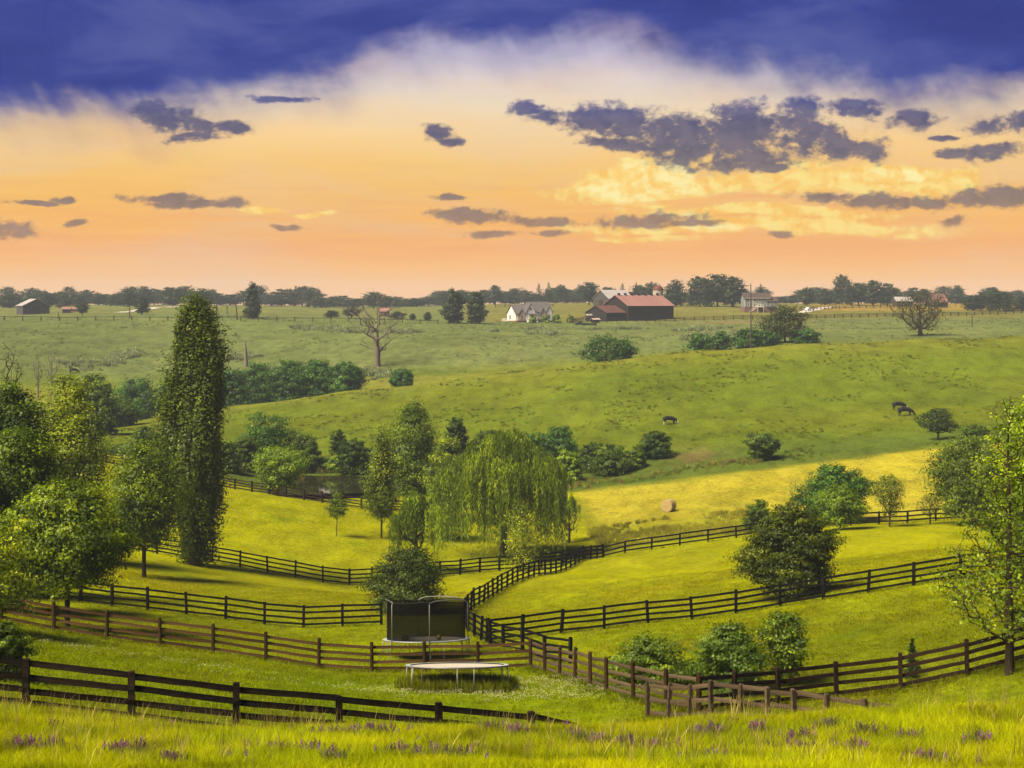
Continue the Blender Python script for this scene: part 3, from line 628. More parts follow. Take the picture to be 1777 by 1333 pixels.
def fence(name, label, key, spacing, h, rails, rh, pw, pm, rm, rnd=False, seed=1, wire=False, off=.07, tilt=.03, over=.03, group=None, skip_last=False, side=1):
    P = poly3(key, spacing); rs = random.Random(seed)
    root = empty(name, P[0]); tag(root, label, 'fence', group)
    pms = [post_mesh(seed*10+i, pw, h+over, rnd) for i in range(3)]; rms = [board_mesh(seed*10+i, rh, .028) for i in range(4)]
    for m in pms: m.materials.append(pm)
    for m in rms: m.materials.append(rm)
    inv = Matrix.Translation(-P[0])
    for i,p in enumerate(P):
        q = P[min(i+1,len(P)-1)]-P[max(i-1,0)]; rz = math.atan2(q.y,q.x)
        o = link('post', pms[rs.randrange(3)], root); hs = 1+rs.uniform(-.03,.04)
        o.matrix_local = inv @ (Matrix.Translation(p) @ Matrix.Rotation(rz+rs.uniform(-.08,.08),4,'Z') @ Matrix.Rotation(rs.gauss(0,tilt),4,'X') @ Matrix.Rotation(rs.gauss(0,tilt),4,'Y') @ Matrix.Diagonal((1,1,hs,1)))
    for a,b in zip(P,P[1:]):
        d = b-a; nrm = Vector((-d.y,d.x,0)).normalized()*(off*side)
        for zr in rails:
            a2 = a+nrm+Vector((0,0,zr+rs.gauss(0,.02))); b2 = b+nrm+Vector((0,0,zr+rs.gauss(0,.02)))
            X = (b2-a2); L = X.length; X.normalize(); Yv = Vector((0,0,1)).cross(X).normalized(); Zv = X.cross(Yv)
            M = Matrix(((X.x*(L+.03),Yv.x,Zv.x,a2.x-X.x*.015),(X.y*(L+.03),Yv.y,Zv.y,a2.y-X.y*.015),(X.z*(L+.03),Yv.z,Zv.z,a2.z-X.z*.015),(0,0,0,1)))
            o = link('rail', rms[rs.randrange(4)], root); o.matrix_local = inv @ M
    if wire:
        V=[];F=[]; w=.0022
        def bar(p,q,w=w):
            o=len(V); dx=Vector((w,0,0)); dy=Vector((0,w,0)); dz=Vector((0,0,w)) if abs((q-p).z)<.3 else dy
            for e in (p,q): V.extend([e-dx-dz, e+dx-dz, e+dz])
            F.extend([(o,o+1,o+4,o+3),(o+1,o+2,o+5,o+4),(o+2,o,o+3,o+5)])
        for a,b in zip(P,P[1:]):
            d=b-a; nrm = Vector((-d.y,d.x,0)).normalized()*(off*side+.03); n=int(d.length/.10)
            for k in range(n):
                p=a+d*(k/n)+nrm; bar(p+Vector((0,0,.05)), p+Vector((0,0,wire)))
            for k in range(9):
                zz=.06+(wire-.06)*k/8; bar(a+nrm+Vector((0,0,zz)), b+nrm+Vector((0,0,zz)), .0014)
        o = link('wire_mesh', mesh_np('wire_mesh',[v-P[0] for v in V],F), root, M_WIRE); tag(o, kind='stuff')
    return root
M_WIRE = simple_mat('galvanised_wire', (.16,.15,.12), .5, .2, 3, .4, .6)
R4 = lambda h: [h*k for k in (.14,.40,.66,.92)]
fence('board_fence', 'worn black four board fence lined with wire mesh at the meadow edge', 'front', 2.62, 1.36, R4(1.36), .17, .19, W_FRONT, W_FRONT, seed=1, wire=1.18, tilt=.012, group='farm fences')
fence('board_fence', 'brown four board fence with rounded posts crossing behind the low trampoline', 'brown', 2.46, 1.30, R4(1.26), .135, .17, W_POSTB, W_BROWN, True, 2, tilt=.012, over=.10, group='farm fences')
fence('board_fence', 'weathered brown fence running from the corner post towards the shrubs', 'brown2', 2.4, 1.32, R4(1.26), .13, .17, W_POSTB, W_GREY, True, 3, tilt=.02, over=.08, group='farm fences')
fence('board_fence', 'dark brown wire backed fence climbing past the tiny spruce to the oak', 'dark', 2.46, 1.34, R4(1.30), .14, .15, W_REDB, W_REDB, False, 4, wire=1.15, tilt=.015, over=.08, group='farm fences')
fence('board_fence', 'low grey weathered fence half sunk behind the meadow crest', 'grey', 1.5, 1.25, [.2,.65,1.12], .14, .13, W_GREY, W_GREY, False, 5, tilt=.03, group='farm fences')
fence('board_fence', 'black four board fence below the round maple and the poplar', 'black2', 2.3, 1.38, R4(1.36), .12, .16, W_BLACK, W_BLACK, False, 6, group='farm fences')
fence('board_fence', 'black fence snaking uphill from the enclosed trampoline to the valley corner', 'wind', 2.0, 1.34, R4(1.32), .12, .15, W_BLACK, W_BLACK, False, 7, tilt=.03, group='farm fences', side=-1)
fence('board_fence', 'short black fence behind the brown corner post', 'wind2', 2.3, 1.36, R4(1.34), .13, .16, W_BLACK, W_BLACK, False, 8, group='farm fences')
fence('board_fence', 'long black four board fence under the dark round shrub tree', 'mid', 2.6, 1.36, R4(1.34), .125, .17, W_BLACK, W_BLACK, False, 9, group='farm fences')
fence('board_fence', 'black four board fence passing behind the poplar and before the willow', 'left3', 2.4, 1.45, R4(1.42), .13, .16, W_BLACK, W_BLACK, False, 10, group='farm fences')
fence('board_fence', 'black three board fence along the foot of the hay field', 'right3', 2.7, 1.2, [.25,.68,1.12], .15, .17, W_BLACK, W_BLACK, False, 11, group='farm fences')
fence('board_fence', 'reddish brown board fence in front of the pond', 'pond', 2.5, 1.35, R4(1.3), .14, .18, W_REDB, W_REDB, False, 12, group='farm fences')
FARF = [('dark rail fence in front of the tobacco barn and blue grey house', [(985,0,585),(1100,0,588),(1180,0,590),(1300,0,592),(1450,0,600),(1600,0,612),(1777,0,628),(1920,0,640)], 3.6, 1.5, W_FAR, [.45,.95,1.4]),
        ('thin post and wire fence along the crest of the far pasture', [(-90,0,536),(0,0,538),(120,0,540),(260,0,540),(380,0,541),(470,0,543),(640,0,545),(760,0,548)], 6.0, 1.5, W_FAR, [1.2]),
        ('dark fence line crossing the golden field behind the blue grey house', [(1390,0,690),(1460,0,735),(1560,0,760),(1620,0,770)], 5.0, 1.4, W_FAR, [.6,1.2]),
        ('faint fence line above the white house', [(860,0,800),(900,0,795),(930,0,780),(960,0,765)], 5.0, 1.4, W_FAR, [.6,1.2])]
for i,(lab,pts,sp,h,m,rl) in enumerate(FARF):
    fence('rail_fence', lab, pts, sp, h, rl, .16, .26, m, m, False, 30+i, group='far field fences')
# ------------------------------------------------------------------ trees and shrubs
def leaf_mat():
    m, g = material('leaves')
    oi = g.n.new('ShaderNodeObjectInfo')
    lv = g.n.new('ShaderNodeAttribute'); lv.attribute_name = 'lv'
    cv = g.n.new('ShaderNodeAttribute'); cv.attribute_name = 'cv'
    k = g.m('ADD', g.m('MULTIPLY', lv.outputs['Fac'], .7), g.m('ADD', g.m('MULTIPLY', cv.outputs['Fac'], .45), .55))
    s = g.n.new('ShaderNodeVectorMath'); s.operation='SCALE'; g.l.new(oi.outputs['Color'], s.inputs[0]); g.l.new(k, s.inputs['Scale'])
    young = g.mix(1.0, s.outputs[0], (2.5,2.05,.75,1), 'MULTIPLY')
    f = g.step(g.m('SUBTRACT', g.m('ADD', g.m('MULTIPLY',lv.outputs['Fac'],.30), g.m('MULTIPLY',cv.outputs['Fac'],.70)), g.m('SUBTRACT',1.0,oi.outputs['Alpha'])), -.15, .30)
    c = g.mix(1.0, g.mix(f, s.outputs[0], young), (1.0,1.20,1.05,1), 'MULTIPLY')
    d = g.n.new('ShaderNodeBsdfDiffuse'); t = g.n.new('ShaderNodeBsdfTranslucent'); gl = g.n.new('ShaderNodeBsdfGlossy'); gl.inputs['Roughness'].default_value=.45; gl.inputs['Color'].default_value=(1,1,1,1)
    g.l.new(c,d.inputs['Color']); g.l.new(g.mix(1.0,c,(1.25,1.3,.6,1),'MULTIPLY'),t.inputs['Color'])
    m1 = g.n.new('ShaderNodeMixShader'); m1.inputs[0].default_value=.33; g.l.new(d.outputs[0],m1.inputs[1]); g.l.new(t.outputs[0],m1.inputs[2])
    m2 = g.n.new('ShaderNodeMixShader'); m2.inputs[0].default_value=.012; g.l.new(m1.outputs[0],m2.inputs[1]); g.l.new(gl.outputs[0],m2.inputs[2])
    finish(g, m2.outputs[0]); return m
M_LEAF = leaf_mat()
M_BARK = simple_mat('bark', (.050,.036,.024), .95, .5, 6, .1, 0, .8, (1,1,.3))
M_BARKG = simple_mat('grey_bark', (.16,.125,.105), .95, .4, 6, .1, 0, .8, (1,1,.3))
M_BARKD = simple_mat('dark_twig', (.040,.026,.020), .95, .4, 6, .1, 0, .6)
def tubes(P, par, rad, sides):
    """one tapered frustum for every node that has a parent; thin twigs get three sides"""
    thr = np.quantile(rad,.80); big = np.where((par>=0)&(rad>=thr))[0]; thn = np.where((par>=0)&(rad<thr))[0]
    V1,F1 = _tubes(P,par,rad,sides,big)
    if sides<=3 or not len(thn): return V1,F1
    V2,F2 = _tubes(P,par,rad,3,thn)
    return np.concatenate([V1,V2]), np.concatenate([F1,F2+len(V1)])
def _tubes(P, par, rad, sides, k):
    A = P[par[k]]; B = P[k]; ra = np.minimum(rad[par[k]], rad[k]*1.7); rb = rad[k]
    D = B-A; L = np.linalg.norm(D,axis=1,keepdims=True)+1e-9; D = D/L
    h = np.where(np.abs(D[:,2:3])<.9, [[0,0,1.]], [[1.,0,0]]); X = np.cross(D,h); X /= np.linalg.norm(X,axis=1,keepdims=True)+1e-9; Y = np.cross(D,X)
    a = np.arange(sides)*2*math.pi/sides; ca,sa = np.cos(a),np.sin(a)
    ring = X[:,None]*ca[None,:,None]+Y[:,None]*sa[None,:,None]
    V = np.concatenate([A[:,None]+ring*ra[:,None,None], (B+D*rb[:,None]*.6)[:,None]+ring*rb[:,None,None]],1).reshape(-1,3)
    o = (np.arange(len(k))*2*sides)[:,None,None]; j = np.arange(sides); j2 = (j+1)%sides
    F = (o+np.stack([j,j2,j2+sides,j+sides],-1)[None]).reshape(-1,4)
    return V,F
def leaf_quads(C, N, size, rs, narrow=.55, droop=None):
    """folded four-corner leaves: centre, facing, size"""
    n = len(C); N = N/(np.linalg.norm(N,axis=1,keepdims=True)+1e-9)
    r = rs.randn(n,3) if droop is None else droop+rs.randn(n,3)*.25
    T = r-(r*N).sum(1,keepdims=True)*N; T /= np.linalg.norm(T,axis=1,keepdims=True)+1e-9
    S = np.cross(N,T); s = size[:,None]
    V = np.stack([C-T*s*.42+S*s*narrow*.5, C-T*s*.42-S*s*narrow*.5, C+T*s*.58],1).reshape(-1,3)
    return V, np.arange(n*3).reshape(n,3)
ENV = {
 'round': lambda t: np.sin(np.pi*np.clip(t*.86+.12,0,1))**.62,
 'oval':  lambda t: np.sin(np.pi*np.clip(t*.82+.14,0,1))**.75*(1-.25*t),
 'poplar':lambda t: np.interp(t,[0,.1,.25,.4,.6,.75,.87,.95,1],[.42,.52,.74,.92,1,.96,.82,.60,.16]),
 'spread':lambda t: np.clip(.45+.75*t,0,1)*np.sqrt(np.clip(1-((t-.35)/.66).clip(0)**2.4,0,1)),
 'bush':  lambda t: np.sqrt(np.clip(1-(t*.97)**2.2,0,1))*np.clip(.78+t*.6,0,1),
 'cone':  lambda t: np.clip(1-t,0,1)**.75*np.clip(.5+t*3,0,1),
 'fan':   lambda t: np.clip(.25+.85*t,0,1)*np.sqrt(np.clip(1-((t-.5)/.52).clip(0)**2,0,1)),
 'vase':  lambda t: np.clip(.30+.9*t,0,1)*np.sqrt(np.clip(1-((t-.45)/.56).clip(0)**2.2,0,1)),
}
def grow(seed, H, W, cb=.22, env='round', nclump=90, per=110, leaf=.13, rc=None, steep=.5, tr=None, sides=6, stems=1, lean=(0,0), twigs=1, keepin=.25, narrow=.55, lumps=.35, flat=.65, top=.82, offc=(0,0), thin=.45, sleaf=None, up=.55, skirt=0.0):
    """returns (wood V,F), (leaf V,F,lv,cv) for a broad-leaved tree H tall, W wide, base at the origin"""
    rs = np.random.RandomState(seed); Rr = W/2; z0 = cb*H+.02; Hc = H-z0; e = ENV[env]
    rc = rc or .105*W**.7*Hc**.3; nclump = int(nclump*1.5) if per else nclump; per = int(per*1.9) if per>=58 else per; leaf = leaf*.86; narrow = narrow*1.3; Rr = max(Rr-.85*rc, .3*W); H_top = H; Hc = Hc-.45*rc*flat
    ph = rs.rand(6)*6.28
    def lump(a,t): return 1+lumps*(.5*np.sin(a*2+ph[0]+t*3)+.5*np.sin(a*3+ph[1]-t*5)+.5*np.sin(t*9+ph[2]+a))
    C = np.zeros((0,3))
    for i in range(nclump):
        t = rs.rand(10); a = rs.rand(10)*6.283; r = Rr*e(t)*lump(a,t)*(keepin+(1-keepin)*rs.rand(10)**.5)
        q = np.stack([r*np.cos(a)+offc[0]*W*t, r*np.sin(a)+offc[1]*W*t, z0+Hc*(t*.94+.02)-skirt*r*.3],-1)
        w = rs.rand(10) < np.clip(e(t)+.12,0,1); q = q[w] if w.any() else q[:1]
        if len(C): q = q[np.argmax(((q[:,None]-C[None])**2).sum(-1).min(1))][None]
        else: q = q[:1]
        C = np.concatenate([C,q])
    # skeleton
    P=[];par=[]
    tr = tr or .022*H+.03
    starts=[]
    for s in range(stems):
        a = 6.283*s/stems+rs.rand(); K = 9; base = len(P); spread_ = 0 if stems==1 else .10*W
        for k in range(K+1):
            t = k/K; w = .035*H*t
            P.append(((lean[0]*t*t*H)+spread_*math.cos(a)*(t**.8)*(1.6 if stems>1 else 0)+rs.randn()*w*.22+(.05*W*math.cos(a) if stems>1 else 0), (lean[1]*t*t*H)+spread_*math.sin(a)*t**.8*(1.6 if stems>1 else 0)+rs.randn()*w*.22+(.05*W*math.sin(a) if stems>1 else 0), -.25 if k==0 else t*H*top)); par.append(-1 if k==0 else len(P)-2)
    lo = max(z0*.9, .12*H)
    C[:,0] += lean[0]*(C[:,2]/H)**2*H; C[:,1] += lean[1]*(C[:,2]/H)**2*H
    order = np.argsort(np.hypot(C[:,0],C[:,1])+.35*np.abs(C[:,2]-z0-.3*Hc))
    ends=[]
    for i in order:
        c = C[i]; Q = np.array(P); d = c-Q; dxy = np.hypot(d[:,0],d[:,1]); D = np.linalg.norm(d,axis=1)
        cost = D+1.6*np.maximum(0, steep*dxy-d[:,2])+ 50*(Q[:,2]<lo*.8)*(Q[:,2]<lo-.01)+.15*np.hypot(Q[:,0],Q[:,1])
        j = int(np.argmin(cost)); p = Q[j]; n = 3 if D[j]>.5*rc else 1; last=j
        for k in range(1,n+1):
            t = k/n; q = p+(c-p)*t; q[2] += (up*(t-t*t))*-.25*dxy[j]*steep + rs.randn()*.02*D[j]; q[:2] += rs.randn(2)*.05*D[j]*(t<1)
            P.append(tuple(q)); par.append(last); last=len(P)-1
        ends.append(last)
    for e_ in list(ends):
        for k in range(twigs):
            v = rs.randn(3)*np.array((1,1,.7)); v[2]+=.5; v = v/np.linalg.norm(v)*rc*(.6+.7*rs.rand())
            P.append(tuple(np.array(P[e_])+v*.5+rs.randn(3)*.05*rc)); par.append(e_); P.append(tuple(np.array(P[e_])+v)); par.append(len(P)-2)
    P=np.array(P);par=np.array(par); cnt=np.zeros(len(P)); ch=np.bincount(par[par>=0],minlength=len(P)); cnt[ch==0]=1
    for k in range(len(P)-1,-1,-1):
        if par[k]>=0: cnt[par[k]]+=cnt[k]
    rad = tr*np.maximum(cnt/cnt.max(),1e-5)**thin; rad=np.maximum(rad,.0035*H**.5)
    rad[par<0] *= 1.25
    WV,WF = tubes(P,par,rad,sides)
    # leaves
    nl = nclump*per
    if nl == 0: return (WV,WF), None
    ci = np.repeat(np.arange(nclump),per); big = .6+.8*rs.rand(nclump)
    g = rs.randn(nl,3); g /= np.linalg.norm(g,axis=1,keepdims=True)+1e-9; rr = rs.rand(nl)**.45
    off = g*(rr*rc)[:,None]*big[ci][:,None]*1.25; off[:,2]*=flat*(1-.5*np.clip((C[ci][:,2]-z0)/Hc,0,1)**2)
    rad_ = C*np.array((1,1,.5))-np.array((0,0,.5*(z0+.3*Hc))); rad_ /= np.linalg.norm(rad_,axis=1,keepdims=True)+1e-9
    off += rad_[ci]*((off*rad_[ci]).sum(1)*.7)[:,None]
    LC = C[ci]+off
    LC += rs.randn(nl,3)*rc*.10
    ctr = np.array((0,0,z0+Hc*.4)); outw = LC-ctr; outw/=np.linalg.norm(outw,axis=1,keepdims=True)+1e-9
    N = outw*.45+g*.9+rs.randn(nl,3)*.42+np.array((0,0,.40))
    size = leaf*(.6+.8*rs.rand(nl))
    LV,LF = leaf_quads(LC,N,size,rs,narrow)
    keep = (LC[:,2] > .05)&(LC[:,2] < H*1.04)
    lv = rs.rand(nl); cv = rs.rand(nclump)[ci]
    LV = LV.reshape(nl,3,3)[keep].reshape(-1,3); nk=int(keep.sum()); LF = np.arange(nk*3).reshape(nk,3)
    return (WV,WF),(LV,LF,np.repeat(lv[keep],3),np.repeat(cv[keep],3))
def willow(seed, H, W, nstrand=420, leafn=46, leaf=.30, cb=.12, reach=.75, sides=6):
    rs = np.random.RandomState(seed)
    (WV,WF),_ = grow(seed,H*.93,W*.86,.28,'spread',70,0,.1,steep=.75,sides=sides,twigs=1,tr=.026*H,stems=1)
    # limb heads spread through a dome; every head carries its own small cascade of strands
    nh = max(9,int(nstrand/42)); ha = rs.rand(nh)*6.283; hr = W/2*np.sqrt(rs.rand(nh))*.84; hr[:nh//3] = W/2*(.66+.20*rs.rand(nh//3)); ha[:nh//3] = np.arange(nh//3)*6.283/(nh//3)+rs.rand(nh//3)*.6
    rn = hr/(W/2); hz = H*(.50+.52*np.sqrt(np.clip(1-rn**2,0,1)))*(1-.12*rs.rand(nh)); hr[-3:] *= .25; hz[-3:] = H*np.array((1.0,.97,.95)); hs = W*(.10+.07*rs.rand(nh))
    clum = rs.randint(0,nh,nstrand); a = rs.rand(nstrand)*6.283; t = np.sqrt(rs.rand(nstrand))
    ax = hr[clum]*np.cos(ha[clum])+hs[clum]*t*np.cos(a); ay = hr[clum]*np.sin(ha[clum])+hs[clum]*t*np.sin(a)
    rr = np.hypot(ax,ay)/(W/2); zt = np.minimum(hz[clum]-hs[clum]*.9*t**2.2*(.7+.6*rs.rand(nstrand)), H*.99)
    zend = np.maximum(H*.05+H*.14*rs.rand(nstrand)+H*.30*np.clip(.55-rr,0,1), zt-H*(.16+.62*rs.rand(nstrand)**1.1*(.40+.65*rr)))
    n = nstrand*leafn; si = np.repeat(np.arange(nstrand),leafn); s = rs.rand(n)
    sw = rs.randn(nstrand,2)*.03*W
    outx = ax/(np.hypot(ax,ay)+1e-6); outy = ay/(np.hypot(ax,ay)+1e-6)
    arc = np.minimum(s*3.2,1); arc = arc*(2-arc)*.04*W*(.4+.6*rr[si])
    C = np.stack([ax[si]+outx[si]*arc+sw[si,0]*s*.35, ay[si]+outy[si]*arc+sw[si,1]*s*.35, zt[si]+(zend-zt)[si]*s**1.15],-1)
    C += rs.randn(n,3)*np.array((.10,.10,.06))*(.6+.02*W)
    N = rs.randn(n,3)*np.array((1,1,.35)); dr = np.tile(np.array((0,0,-1.)),(n,1))
    LV,LF = leaf_quads(C,N,leaf*(.6+.8*rs.rand(n)),rs,.26,dr)
    return (WV,WF),(LV,LF,np.repeat(rs.rand(n),3),np.repeat(rs.rand(nh)[clum][si],3))
def conifer(seed, H, W, nw=22, per=260, leaf=.35, cb=.06, sides=5, droop=.25):
    rs = np.random.RandomState(seed); P=[(0,0,-.2),(0,0,H*.5),(0,0,H)]; par=[-1,0,1]; rad=[.018*H+.02,.011*H,.004*H]; LC=[];cvs=[]
    for w in range(nw):
        t = w/(nw-1); z = H*(cb+(1-cb)*t*.97)
        L = W/2*((1-t)**.85*.95+.05)
        for b in range(6):
            a = rs.rand()*6.283; l = L*(.65+.5*rs.rand()); tip = np.array((l*math.cos(a),l*math.sin(a),z-droop*l+.15*l*rs.rand()))
            P += [(0,0,z)]; par += [1]; rad += [.004*H+.01]; P += [tuple(tip)]; par += [len(P)-2]; rad += [.006]
            m = max(3,int(per/6*(.25+.75*(1-t)))); s = rs.rand(m)**.6
            q = np.array((0,0,z))+(tip-np.array((0,0,z)))*s[:,None]+rs.randn(m,3)*np.array((.16,.16,.07))*L*(.35+.5*s[:,None]*.6)
            LC.append(q); cvs.append(np.full(m,rs.rand()))
    P=np.array(P);par=np.array(par);rad=np.array(rad); keep=np.ones(len(P),bool)
    par[[i for i in range(3,len(P),2)]] = -1
    WV,WF = tubes(P,par,rad,sides)
    C=np.concatenate(LC); n=len(C); N=rs.randn(n,3)+np.array((0,0,.6))
    LV,LF=leaf_quads(C,N,leaf*(.6+.7*rs.rand(n)),rs,.45)
    return (WV,WF),(LV,LF,np.repeat(rs.rand(n),3),np.repeat(np.concatenate(cvs),3))
def meshes(res, bark):
    (WV,WF),L = res
    wm = mesh_np('trunk', WV, WF, True, (bark,)); lm=None
    if L is not None:
        lm = mesh_np('crown', L[0], L[1], False, (M_LEAF,)); fattr(lm,'lv',L[2]); fattr(lm,'cv',L[3])
    return wm,lm
def plant(name, label, cat, res, u, d, color, young=.25, rz=0, group=None, bark=None, dz=0.0, scale=1.0, ms=None, wname='trunk', lname='crown'):
    wm,lm = ms or meshes(res, bark or M_BARK)
    p = gp(u,d) if not isinstance(u,Vector) else u
    root = empty(name, p+Vector((0,0,dz)), rz); root.scale = (scale,)*3 if not isinstance(scale,tuple) else scale
    tag(root, label, cat, group)
    link(wname, wm, root)
    if lm is not None:
        o = link(lname, lm, root); o.color = (*color, young)
    return root
def dims(u, d, vtop, wpx, vbase=None):
    g_ = gp(u,d); vb = HV - g_.z*FPX/d
    return (vb-vtop)/FPX*d, wpx/FPX*d
def T(label, u, d, vtop, wpx, color, young, seed, name='deciduous_tree', cat='tree', group=None, bark=None, fn=grow, rz=None, wname='trunk', lname='crown', **kw):
    H,W = dims(u,d,vtop,wpx)
    if H < .8: print('LOW TREE', label, H); H = .8
    return plant(name, label, cat, fn(seed,H,W,**kw), u, d, color, young, (seed*1.7)%6.28 if rz is None else rz, group, bark, wname=wname, lname=lname)
DK=(.031,.050,.0035); MD=(.058,.080,.0045); LT=(.115,.150,.008); YG=(.140,.158,.006); OL=(.090,.108,.008); BG=(.040,.080,.012)
# --- group beside the paddock
T('round maple with yellow new leaves and low forked trunk behind the brown fence', 117,80,830,190,(.064,.086,.004),.52,1,cb=.29,env='round',nclump=150,per=140,leaf=.17,lumps=.26,tr=.13,steep=.45,keepin=.45,flat=.6)
T('loose yellow leaved branches of a tree cut by the frame beside the maple', -18,70,880,170,YG,.5,2,cb=.15,nclump=60,per=60,leaf=.15,steep=.4,lumps=.3)
T('small leafy bush behind the front fence at the frame edge', 2,52,1068,96,MD,.4,3,name='bush',cat='bush',cb=.02,env='bush',nclump=50,per=90,leaf=.10,stems=3,wname='stems',lname='foliage',bark=M_BARKD)
T('tall dark maple towering over the trees at the frame edge', 22,100,652,165,DK,.34,4,cb=.12,env='oval',nclump=150,per=150,leaf=.21,lumps=.2,steep=.6)
T('bright green maple standing before the tall dark one', 36,90,735,185,MD,.36,5,cb=.12,env='oval',nclump=150,per=150,leaf=.19,lumps=.25)
T('dark leafy tree cut by the frame above the loose yellow branches', -75,86,760,200,DK,.25,6,cb=.1,env='oval',nclump=110,per=120,leaf=.2,lumps=.2)
T('thin open olive green tree rising behind the maples', 118,128,636,165,OL,.40,7,cb=.12,env='oval',nclump=130,per=110,leaf=.20,lumps=.25,steep=.8,twigs=1)
T('round topped linden with airy lower leaves next to the poplar', 250,122,752,150,MD,.46,8,cb=.23,env='oval',nclump=130,per=85,leaf=.19,lumps=.15,tr=.16,steep=.7,twigs=3)
T('tall narrow columnar poplar standing higher than every other tree', 338,138,499,112,(.058,.072,.006),.24,9,name='poplar_tree',cb=.015,env='poplar',nclump=250,per=120,leaf=.25,rc=.62,flat=2.2,steep=2.2,tr=.55,lumps=.32,keepin=.25,up=.1,lean=(-.012,0),twigs=1)
T('bare reddish twiggy treetop above the dark maple', 18,112,588,75,DK,0,10,name='bare_tree',cb=.35,env='vase',nclump=60,per=0,steep=1.5,bark=M_BARKD,twigs=4,tr=.14,thin=.5)
# --- field behind the poplar
T('bright spreading redbud tree beside the pond fence', 487,199,774,108,LT,.28,11,cb=.20,env='spread',nclump=90,per=80,leaf=.24,stems=3,tr=.13,steep=.5,lumps=.2)
T('small round topped sapling with a leaning trunk in the open paddock', 584,170,853,42,MD,.35,12,name='sapling',cb=.42,env='round',nclump=40,per=50,leaf=.15,tr=.05,lean=(.06,0),rz=0.0,lumps=.15)
T('slender upright young tree with bare lower trunk before the pond', 662,172,725,72,OL,.40,13,cb=.17,env='cone',nclump=110,per=60,leaf=.20,steep=1.2,tr=.11,lumps=.2,twigs=3)
T('tall feathery cottonwood behind the slender young tree', 716,196,686,96,(.080,.104,.010),.32,14,cb=.10,env='oval',nclump=150,per=90,leaf=.24,steep=1.4,lumps=.22)
T('bushy olive tree between the cottonwood and the willow', 778,188,752,86,OL,.38,15,cb=.10,env='oval',nclump=80,per=80,leaf=.24,steep=.9)
T('pale bright shrub tree tucked under the willow branches', 770,176,825,80,LT,.4,16,cb=.08,env='bush',nclump=50,per=70,leaf=.2,stems=3)
T('large weeping willow with hanging curtains of leaves by the valley fence', 874,166,744,214,(.098,.122,.012),.36,17,name='willow_tree',fn=willow,nstrand=1700,leafn=56,leaf=.33)
T('small weeping willow in front of the slender young tree', 722,152,853,104,(.118,.152,.014),.36,18,name='willow_tree',fn=willow,nstrand=330,leafn=32,leaf=.28)
T('wispy pale willow at the edge of the large willow', 988,176,860,64,(.125,.158,.015),.35,19,name='willow_tree',fn=willow,nstrand=90,leafn=30,leaf=.28)
T('airy yellow green young tree standing before the large willow', 908,153,862,84,YG,.35,20,cb=.04,env='oval',nclump=70,per=34,leaf=.17,steep=.8,twigs=3,tr=.06)
T('dark broad shrub with yellow tips behind the enclosed trampoline', 705,108,945,150,(.040,.052,.006),.26,21,name='shrub',cat='shrub',cb=.03,env='bush',nclump=110,per=100,leaf=.15,stems=4,wname='stems',lname='foliage',steep=.3,lumps=.25,skirt=.4)
# --- hedge trees behind the cattle hill and along the creek
for i,(u,d,vt,w,lab) in enumerate(((165,262,648,92,'dark rounded tree behind the open olive tree'),(205,300,690,70,'lower paler tree at the end of the hedgerow'),(236,348,655,92,'hedgerow tree seen just before the poplar trunk'),(300,352,652,80,'hedgerow tree half hidden behind the poplar'),
        (402,350,640,64,'hedgerow tree emerging from behind the poplar'),(448,352,626,76,'hedgerow tree beside the broken dead trunk'),(500,350,623,84,'tallest rounded tree of the hedgerow'),(552,351,624,80,'hedgerow tree second from the far end of the row'),(600,349,626,70,'last rounded tree of the hedgerow below the dead tree'),(698,346,640,42,'small lone bush behind the hill crest near the dead tree'))):
    T(lab,u,d,vt,w,BG if i>1 else MD,.22,100+i,cb=.04,env='bush',nclump=75,per=75,leaf=.42,stems=2,sides=4,twigs=0,lumps=.2,group='trees along the hedgerow behind the hill')
for i,(u,d,vt,w,c,lab) in enumerate((
        (464,236,713,112,BG,'large dark round bush above the pond'),(425,228,760,60,MD,'paler bush below the large dark round one'),(530,233,752,66,MD,'green bush at the far side of the pond'),(580,233,790,52,LT,'pale low bush on the pond bank'),(614,231,760,74,DK,'dark evergreen looking bush at the pond end'),(585,245,745,30,MD,'little dark bush standing alone on the slope over the pond'),(655,232,775,60,MD,'bush between the pond and the cottonwood'),
        (252,238,740,38,DK,'small dark bush beside the poplar on the slope'),(225,226,770,60,MD,'leafy bush between the linden top and the slope'),(395,222,765,44,MD,'slim bush squeezed beside the poplar'),
        (792,236,722,44,DK,'dark treetop rising behind the willow'),(845,238,745,60,MD,'green bush crown behind the willow top'),
        (912,236,748,76,BG,'dark creek bush nearest the willow crown'),(968,236,738,80,BG,'broad dark creek bush next in line from the willow'),(985,222,780,54,LT,'light green creek bush in front of the dark ones'),(1032,229,768,60,DK,'dark creek bush behind the wide low ones'),(1060,225,770,76,MD,'wide low creek bush in the middle of the bank'),(1098,226,782,50,MD,'low creek bush just before the dark upright one'),(1137,231,748,64,DK,'dark upright creek bush next to the bare soil'),
        (1322,220,752,70,(.05,.072,.01),'fan shaped shrub alone at the edge of the hay field'))):
    T(lab,u,d,vt,w,c,.25,130+i,name='bush',cat='bush',cb=.03,env='fan' if u==1322 else 'bush',nclump=60,per=70,leaf=.30,stems=3,sides=4,twigs=1,lumps=.25,wname='stems',lname='foliage',group='bushes along the creek')
T('thin dark tree on the cattle hill beside two black cows', 1628,224,706,62,(.035,.052,.01),.2,160,cb=.22,env='round',nclump=60,per=34,leaf=.28,twigs=3,lumps=.35)
T('hazy low bush right behind the bright oak crown', 1690,226,738,50,MD,.2,161,name='bush',cat='bush',cb=.05,env='bush',nclump=40,per=50,leaf=.3,wname='stems',lname='foliage')
